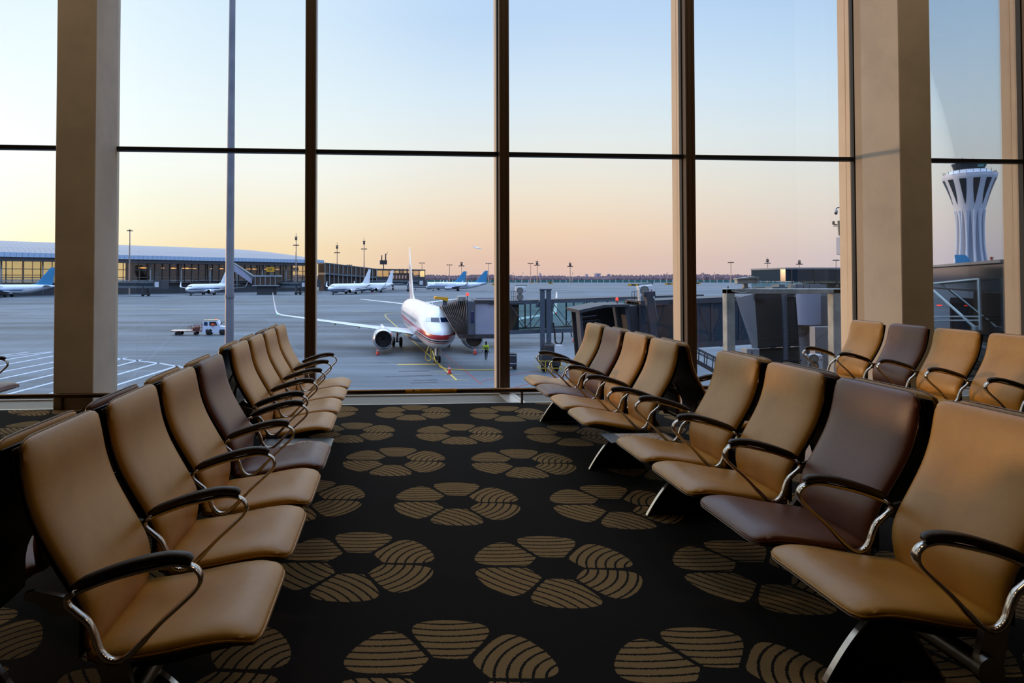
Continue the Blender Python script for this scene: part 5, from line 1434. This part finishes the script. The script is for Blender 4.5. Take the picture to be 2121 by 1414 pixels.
# wall camera cluster beside the right mullion
cm = root('camera_mast', 'mast with dome camera, antenna bracket and grey box, half hidden by the mullion', 'camera mast', (0, 0, 0))
mp = W(1752, 500, 13.0)
MB().tube([(mp.x, 13, GZ), (mp.x, 13, W(1750,425,13).z)], 0.05, 12).build('mast_pole', 'dark_frame', cm)
a = W(1750, 430, 13); b_ = W(1735, 430, 13); c = W(1731.5, 434, 13)
MB().tube([tuple(p) for p in bez([tuple(a), tuple(b_), (c.x, 13, c.z)], 5)], 0.009, 8).build('curved_arm', 'dark_frame', cm)
d_ = W(1731.5, 437, 13)
MB().lathe([(0.001,0.04),(0.02,0.035),(0.033,0.0),(0.034,-0.025)], (d_.x, 13, d_.z), 2, 16).build('dome_housing', 'ac_case', cm)
MB().lathe([(0.026,-0.025),(0.026,-0.05),(0.012,-0.068),(0.001,-0.07)], (d_.x, 13, d_.z), 2, 16).build('camera_eye', 'cable_black', cm)
a = W(1728, 465, 13); b_ = W(1750, 465, 13)
MB().bar(tuple(a), tuple(b_), 0.016).bar(tuple(W(1726,468,13)), tuple(W(1750,468,13)), 0.012).box(W(1725,458,13).x, W(1727.5,458,13).x, 12.98, 13.02, W(1726,465,13).z, W(1726,458,13).z).build('side_bracket', 'dark_frame', cm)
MB().bar(tuple(W(1736.5,457,12.9)), tuple(W(1739,488,12.9)), 0.032, 0.03).build('antenna_panel', 'galv_post', cm)
s = W(1738, 490.5, 13); e = W(1748, 527, 13); MB().box(s.x, e.x, 12.9, 13.1, e.z, s.z, 0.008).build('grey_box', 'drum_blue', cm)
s = W(1741, 522, 12.9); MB().prism([(s.x-0.012, s.z),(s.x+0.022, s.z),(s.x+0.005, s.z+0.03)], 1, 12.885, 12.9).build('warning_triangle', 'yellow_tape', cm)

# ================================================================ control tower
TZ_ = 400.0;  tc = W(2011, 575, TZ_); K = TZ_/F; KR = K*0.86
tw = root('control_tower', 'white flared airport control tower with dark teardrop windows', 'tower', (tc.x, TZ_, GZ))
def th_(py): return (575-py)*K+1.45-GZ
PR = [(700,60),(640,48),(575,38),(555,34),(540,30.5),(520,27.4),(500,26),(470,25.8),(445,27.2),(430,30.5),(420,33.5),(405,38),(390,43.5),(378,48.5),(370,52),(366,53)]
def tr_(z):
    tab = sorted([(th_(p), r*K*0.86) for p, r in PR]); return sinterp(tab, z)
mat('tower_white', (214, 218, 226), 0.45); mat('tower_panel', (128, 136, 152), 0.5); mat('tower_glass', (40, 52, 58), 0.1); mat('tower_cab_glass', (90, 150, 140), 0.05)
zs = [0.0]+[th_(p) for p in range(640, 365, -6)]+[th_(366)]
MB().rings([[(tr_(z)*math.cos(2*math.pi*k/48), tr_(z)*math.sin(2*math.pi*k/48), z) for k in range(48)] for z in zs]).build('shaft', 'tower_white', tw)
def patch(ang_c, half, z0, z1, mode, name, m):
    def f(u, v):
        z = z0+(z1-z0)*v
        if mode == 'drop': wv = min(1.0, (1-(1-v)**1.6))**0.8*(1.0-0.12*v)
        else: wv = (1-v**5.0)**0.9
        r = tr_(z)+0.08*K*0+0.12; a = ang_c+half*(2*u-1)*wv; return (r*math.cos(a), r*math.sin(a), z)
    return MB().grid(f, 6, 20).build(name, m, tw)
for k in range(12):
    a = 2*math.pi*k/12 + math.radians(7)
    patch(a, math.radians(8.6), th_(424), th_(372), 'drop', 'teardrop_window', 'tower_glass')
    patch(a+math.pi/12, math.radians(8.4), 0.5, th_(434), 'lens', 'shaft_panel', 'tower_panel')
    # raised rib following the shaft
    P = [(tr_(z)*1.01*math.cos(a), tr_(z)*1.01*math.sin(a), z) for z in [th_(p) for p in range(640, 424, -12)]]
    MB().tube(P, 0.55, 6).build('rib', 'tower_white', tw)
cr = MB(); R = []
for py, r in ((366,53),(361,54),(360,48),(352,34),(352,31)):
    R.append([(r*KR*math.cos(2*math.pi*(k+.5)/12), r*KR*math.sin(2*math.pi*(k+.5)/12), th_(py)) for k in range(12)])
cr.rings(R, True, True, False).build('collar', 'tower_white', tw)
MB().rings([[(r*KR*math.cos(2*math.pi*k/16), r*KR*math.sin(2*math.pi*k/16), th_(py)) for k in range(16)] for py, r in ((352,29),(346,31.5),(338,34.5))], True, True, False).build('cab', 'tower_glass', tw)
for a0, a1 in ((-100,-70),(-62,-35)):
    MB().grid(lambda u, v: ((30.5+2.6*v)*KR*1.01*math.cos(math.radians(a0+(a1-a0)*u)), (30.5+2.6*v)*KR*1.01*math.sin(math.radians(a0+(a1-a0)*u)), th_(348.5)+(th_(343)-th_(348.5))*v), 6, 1).build('cab_window', 'tower_cab_glass', tw)
MB().rings([[(r*KR*math.cos(2*math.pi*k/16), r*KR*math.sin(2*math.pi*k/16), th_(py)) for k in range(16)] for py, r in ((338,36),(335,36),(333,30))], True, True, False).build('cab_roof', 'tower_white', tw)
am = MB()
for dx, h in ((-14,9),(-8,6),(0,5),(8,8),(15,5)): am.tube([(dx*K, 0, th_(334)), (dx*K, 0, th_(334-h))], 0.12, 6)
am.bar((-14*K,0,th_(330)),(0,0,th_(330)),0.15); am.build('antenna', 'lamp_head', tw)
rl = MB()
for k in range(24):
    a = 2*math.pi*k/24; rl.bar((50*KR*math.cos(a), 50*KR*math.sin(a), th_(360)), (50*KR*math.cos(a), 50*KR*math.sin(a), th_(357-(k%5))), 0.18)
rl.build('roof_aerials', 'lamp_head', tw, kind='stuff')

# ================================================================ ground service
mat('tug_white', (196, 206, 222), 0.4); mat('tug_roof_sunlit', (206, 176, 120), 0.5); mat('deck_wood', (226, 206, 180), 0.6); mat('rust_red', (120, 56, 40), 0.7); mat('cargo', (130, 84, 66), 0.8, nz=(80,70,76), nscale=2)  # tan of the tug roof has the warm evening light in its colour
mat('hi_orange', (206, 78, 40), 0.7); mat('hi_yellow', (196, 224, 40), 0.6, emit=None); mat('navy_cloth', (16, 18, 24), 0.9, spec=0.1); mat('skin', (176, 130, 104), 0.6); mat('hair_black', (16, 14, 14), 0.7)
g_ = gnd(445, 693); tg = root('baggage_tug', 'small white tug with orange clad driver crossing the apron', 'tug', g_, math.radians(4))
# +x forward (to the right), origin under the middle
bd = MB().prism([(-1.55,0.32),(-1.6,1.28),(-1.5,1.95),(-1.35,2.06),(0.45,2.06),(0.55,1.98),(0.85,1.25),(1.75,1.12),(1.85,0.95),(1.85,0.36),(1.55,0.36),(1.55,0.7),(1.35,0.82),(0.95,0.82),(0.75,0.7),(0.75,0.36),(-0.25,0.36),(-0.25,0.7),(-0.45,0.88),(-0.95,0.88),(-1.15,0.7),(-1.15,0.32)], 1, -0.72, 0.72).build('body', 'tug_white', tg)
MB().box(-1.5, 0.5, -0.76, 0.76, 2.06, 2.13, 0.02).build('roof', 'tug_roof_sunlit', tg)
MB().prism([(-1.36,1.35),(-1.36,1.85),(-0.86,1.85),(-0.86,1.35)], 1, -0.735, -0.72).build('side_window', 'cockpit_glass', bd)
MB().prism([(-0.62,1.35),(-0.62,1.88),(0.30,1.88),(0.48,1.42),(0.42,1.35)], 1, -0.735, -0.72).build('side_window', 'dark_interior', bd)
MB().box(-1.75, -1.6, -0.5, 0.0, 1.0, 1.6).build('fire_extinguisher', 'crate_red', tg)
MB().bar((0.8,-0.75,1.35),(1.05,-0.9,1.6),0.04).box(1.0,1.12,-0.95,-0.82,1.45,1.85,0.03).build('mirror', 'ink', tg)
MB().cyl((0.15,-0.1),0.07,2.13,2.26,10).build('roof_beacon', 'signal_red', tg)
MB().cyl((-1.0,-0.3),0.02,2.13,2.28,6).build('aerial', 'ink', tg)
for x in (-0.7, 1.15):
    for y in (-0.68, 0.68):
        MB().lathe([(0.001,-0.12),(0.30,-0.12),(0.38,-0.06),(0.38,0.06),(0.30,0.12),(0.001,0.12)], (x, y, 0.38), 1, 20).build('wheel', 'tyre', tg)
dv = root('driver', 'person in an orange jacket driving the white tug', 'person', Vector((g_.x-0.1, g_.y-0.80, GZ+0.0)))
MB().lathe([(0.02,1.32),(0.17,1.34),(0.20,1.5),(0.16,1.64),(0.06,1.70)], (0, 0.0, 0), 2, 14).tube([(0.1,0,1.6),(0.28,-0.02,1.48),(0.42,0,1.5)], [0.06,0.05,0.04], 8).build('body', 'hi_orange', dv)
MB().lathe([(0.001,1.68),(0.07,1.70),(0.095,1.78),(0.08,1.86),(0.001,1.89)], (0.03, 0, 0), 2, 12).build('head', 'hair_black', dv)
g_ = gnd(386, 693.5); dl = root('baggage_dolly', 'flat baggage dolly with pale deck and rusty cage, towed behind the tug', 'dolly', g_, math.radians(4))
MB().box(-1.95, 0.95, -0.75, 0.75, 0.62, 0.70, 0.02).build('deck', 'deck_wood', dl)
MB().box(-2.0, 2.0, -0.78, 0.78, 0.54, 0.62).build('frame', 'rust_red', dl)
cg = MB()
for x in (0.9, 1.4, 2.0):
    for y in (-0.72, 0.72): cg.bar((x, y, 0.6), (x, y, 1.42), 0.05, up=(0,1,0))
for z in (1.0, 1.42):
    for y in (-0.72, 0.72): cg.bar((0.9, y, z), (2.0, y, z), 0.04)
cg.bar((0.2,-0.72,0.62),(0.5,-0.72,1.3),0.04).bar((0.5,-0.72,1.3),(0.9,-0.72,1.3),0.04).bar((0.5,-0.72,0.62),(0.55,-0.72,1.3),0.03).bar((0.75,-0.72,0.62),(0.75,-0.72,1.3),0.03)
cg.build('cage', 'rust_red', dl)
for x in (-1.2, -0.75, 1.4):
    MB().lathe([(0.001,-0.08),(0.24,-0.08),(0.24,0.08),(0.001,0.08)], (x, -0.6, 0.26), 1, 16).lathe([(0.001,-0.08),(0.24,-0.08),(0.24,0.08),(0.001,0.08)], (x, 0.6, 0.26), 1, 16).build('wheel', 'tyre', dl)
MB().tube([(1.9,0,0.5),(2.5,0,0.42),(2.9,0,0.55)], 0.04, 6).build('tow_bar', 'dark_frame', dl)
for (x, y, sx, sz, lab) in ((1.25,-0.3,0.3,0.5,'dark sack nearest the pale deck in the dolly cage'),(1.7,-0.35,0.28,0.62,'brown sack at the tug end of the dolly cage')):
    o = MB().box(-sx, sx, -0.3, 0.3, 0, sz, 0.12).build('cargo_sack', 'cargo', None, (g_.x+x, g_.y+y+0.1, GZ+0.66)); o['label'] = lab; o['category'] = 'sack'; o['group'] = 'sacks in the dolly cage'

def cone(px, py, label, z=GZ):
    c = gnd(px, py); r = root('traffic_cone', label, 'traffic cone', c, 0, 'traffic cones on the apron')
    MB().box(-0.22,0.22,-0.22,0.22,0,0.05,0.02).build('base', 'tyre', r)
    MB().lathe([(0.001,0.72),(0.035,0.72),(0.17,0.05)], (0,0,0), 2, 16).build('cone_body', 'hi_red', r)
    MB().lathe([(0.072,0.56),(0.103,0.44)], (0,0,0), 2, 16).build('white_band', 'pale_post', r)
mat('hi_red', (196, 40, 34), 0.55)
for px, py, lab in ((782,735,'red and white cone under the left engine of the striped airliner'),(984,734,'red and white cone left of the yellow-jacketed worker'),(931,774.5,'red and white cone nearest the window, on the yellow line'),(1188.5,708,'red and white cone under the boarding bridge by the hanging cable'),
    (665.5,606.5,'tiny far cone beside the dark mullion'),(771.5,607,'tiny far cone below the nearer white tail'),(797.5,604,'tiny far cone below the half hidden white tail'),(818.5,600.5,'tiny far cone left of the striped tail fin'),(512,0,'')):
    if py: cone(px, py, lab)
# hoses from the nose
hs = root('ground_hose', 'yellow hose hanging in a loop from the airliner nose to the ground', 'hose', (0,0,0))
P = bez([tuple(W(888,717,61.2)), tuple(W(885,725,61.2)), tuple(W(881,738,61.5)), tuple(W(883,745,61.5)), tuple(W(889,746.5,61.5)), tuple(W(893,741,61.5)), tuple(W(892.5,722,61.2))], 6)
MB().tube([tuple(p) for p in P], 0.04, 6).build('hose_loop', 'guard_yellow', hs)
P = bez([tuple(W(896,727,60.8)), tuple(W(899,737,60)), tuple(W(903,751,59.5)), tuple(gnd(908,757)+Vector((0,0,.05))), tuple(gnd(918,763)+Vector((0,0,.05))), tuple(gnd(960,767)+Vector((0,0,.05))), tuple(gnd(1030,767)+Vector((0,0,.05)))], 8)
MB().tube([tuple(p) for p in P], 0.04, 6).build('hose_run', 'guard_yellow', hs)

# worker in a yellow jacket, seen from behind, arms slightly out
wk_p = gnd(1007, 745.5)
wk = root('ground_worker', 'person in a yellow and navy safety jacket standing beside the cone', 'person', wk_p, 0.0)
def skin_body(name, verts, edges, m, parent, sub=2):
    me = bpy.data.meshes.new(name); me.from_pydata([v[:3] for v in verts], edges, []); o = bpy.data.objects.new(name, me); COL.objects.link(o)
    sm_ = o.modifiers.new('skin', 'SKIN'); sm_.use_smooth_shade = True
    if not me.skin_vertices: 
        bpy.context.view_layer.objects.active = o
    for i, v in enumerate(verts):
        sv = me.skin_vertices[0].data[i]; sv.radius = (v[3], v[4] if len(v) > 4 else v[3]); sv.use_root = (i == 0)
    sb = o.modifiers.new('sub', 'SUBSURF'); sb.levels = sub; sb.render_levels = sub
    bpy.context.view_layer.update()
    dg = bpy.context.evaluated_depsgraph_get(); me2 = bpy.data.meshes.new_from_object(o.evaluated_get(dg))
    for p in me2.polygons: p.use_smooth = True
    bpy.data.objects.remove(o); bpy.data.meshes.remove(me)
    o = bpy.data.objects.new(name, me2); COL.objects.link(o); me2.materials.clear(); me2.materials.append(M[m]); o.parent = parent; return o
vb = [(0,0,0.95,.14,.10),(0,0,1.15,.13,.09),(0,0,1.38,.17,.10),(0,0,1.50,.06),(0,0,1.60,.075),(0,0,1.72,.085),
      (-0.19,0,1.42,.06),(-0.26,0.02,1.15,.048),(-0.36,-0.06,0.93,.034),(0.19,0,1.42,.06),(0.25,0.04,1.15,.048),(0.22,-0.05,0.92,.034),
      (-0.09,0,0.86,.09),(-0.09,-0.02,0.5,.06),(-0.08,0.02,0.10,.042),(-0.09,-0.10,0.04,.035),(0.09,0,0.86,.09),(0.08,0.0,0.5,.06),(0.06,0.03,0.10,.042),(0.06,-0.09,0.04,.035)]
ed = [(0,1),(1,2),(2,3),(3,4),(4,5),(2,6),(6,7),(7,8),(2,9),(9,10),(10,11),(0,12),(12,13),(13,14),(14,15),(0,16),(16,17),(17,18),(18,19)]
try:
    body = skin_body('body', vb, ed, 'navy_cloth', wk)
    jk = [(0,0,0.98,.165,.125),(0,0,1.15,.16,.115),(0,0,1.38,.19,.12),(0,0,1.47,.09),(-0.20,0,1.42,.075),(-0.265,0.02,1.15,.062),(-0.35,-0.05,0.97,.048),(0.20,0,1.42,.075),(0.255,0.04,1.15,.062),(0.225,-0.04,0.97,.048)]
    je = [(0,1),(1,2),(2,3),(2,4),(4,5),(5,6),(2,7),(7,8),(8,9)]
    mat('jacket', (196, 224, 40), 0.6, fn=lambda nt: (lambda x, y, z: mixc(nt, z.between(1.02, 1.12), mixc(nt, z.lt(1.25)*z.gt(1.0)*x.abs().lt(0.22), rgb(190, 222, 40), rgb(24, 26, 34)), rgb(206, 226, 60)))(*coords(nt)))
    skin_body('jacket', jk, je, 'jacket', wk)
except Exception as ex:
    print('worker fallback', ex)
for sx, hx, hy, hz in ((-1,-0.385,-0.085,0.885),(1,0.215,-0.075,0.87)):
    m = MB().tube([(hx,hy,hz+0.05),(hx,hy-0.01,hz),(hx+sx*0.005,hy-0.02,hz-0.045)], [0.028,0.036,0.034], 8, [0.02,0.018,0.016])
    for k in range(4): m.tube([(hx+(k-1.5)*0.016, hy-0.02, hz-0.04), (hx+(k-1.5)*0.018, hy-0.04, hz-0.085-0.01*(k in (1,2))), (hx+(k-1.5)*0.017, hy-0.06, hz-0.10-0.012*(k in (1,2)))], [0.009,0.008,0.006], 6)
    m.tube([(hx-sx*0.03,hy-0.02,hz), (hx-sx*0.05,hy-0.045,hz-0.03), (hx-sx*0.05,hy-0.06,hz-0.05)], [0.011,0.010,0.008], 6)
    m.build('hand', 'navy_cloth', wk)
MB().lathe([(0.001,1.86),(0.06,1.845),(0.098,1.78),(0.10,1.70),(0.085,1.63),(0.05,1.60)], (0,0.01,0), 2, 16).build('hair', 'hair_black', wk)
# small cart edge behind the centre mullion
cp = gnd(1063, 764); ct = root('equipment_trolley', 'dark equipment trolley peeking out right of the centre mullion', 'trolley', cp)
MB().box(-0.9,0.25,-0.5,0.5,0.25,1.4,0.04).build('case', 'dark_frame', ct); MB().box(-0.9,0.27,-0.55,0.55,1.2,1.28).box(-0.9,0.28,-0.55,-0.5,0.5,0.6).build('rail', 'bridge_panel', ct)
for x in (-0.7, 0.1): MB().lathe([(0.001,-0.5),(0.14,-0.5),(0.14,0.5),(0.001,0.5)], (x, 0, 0.14), 1, 12).build('wheel', 'tyre', ct)
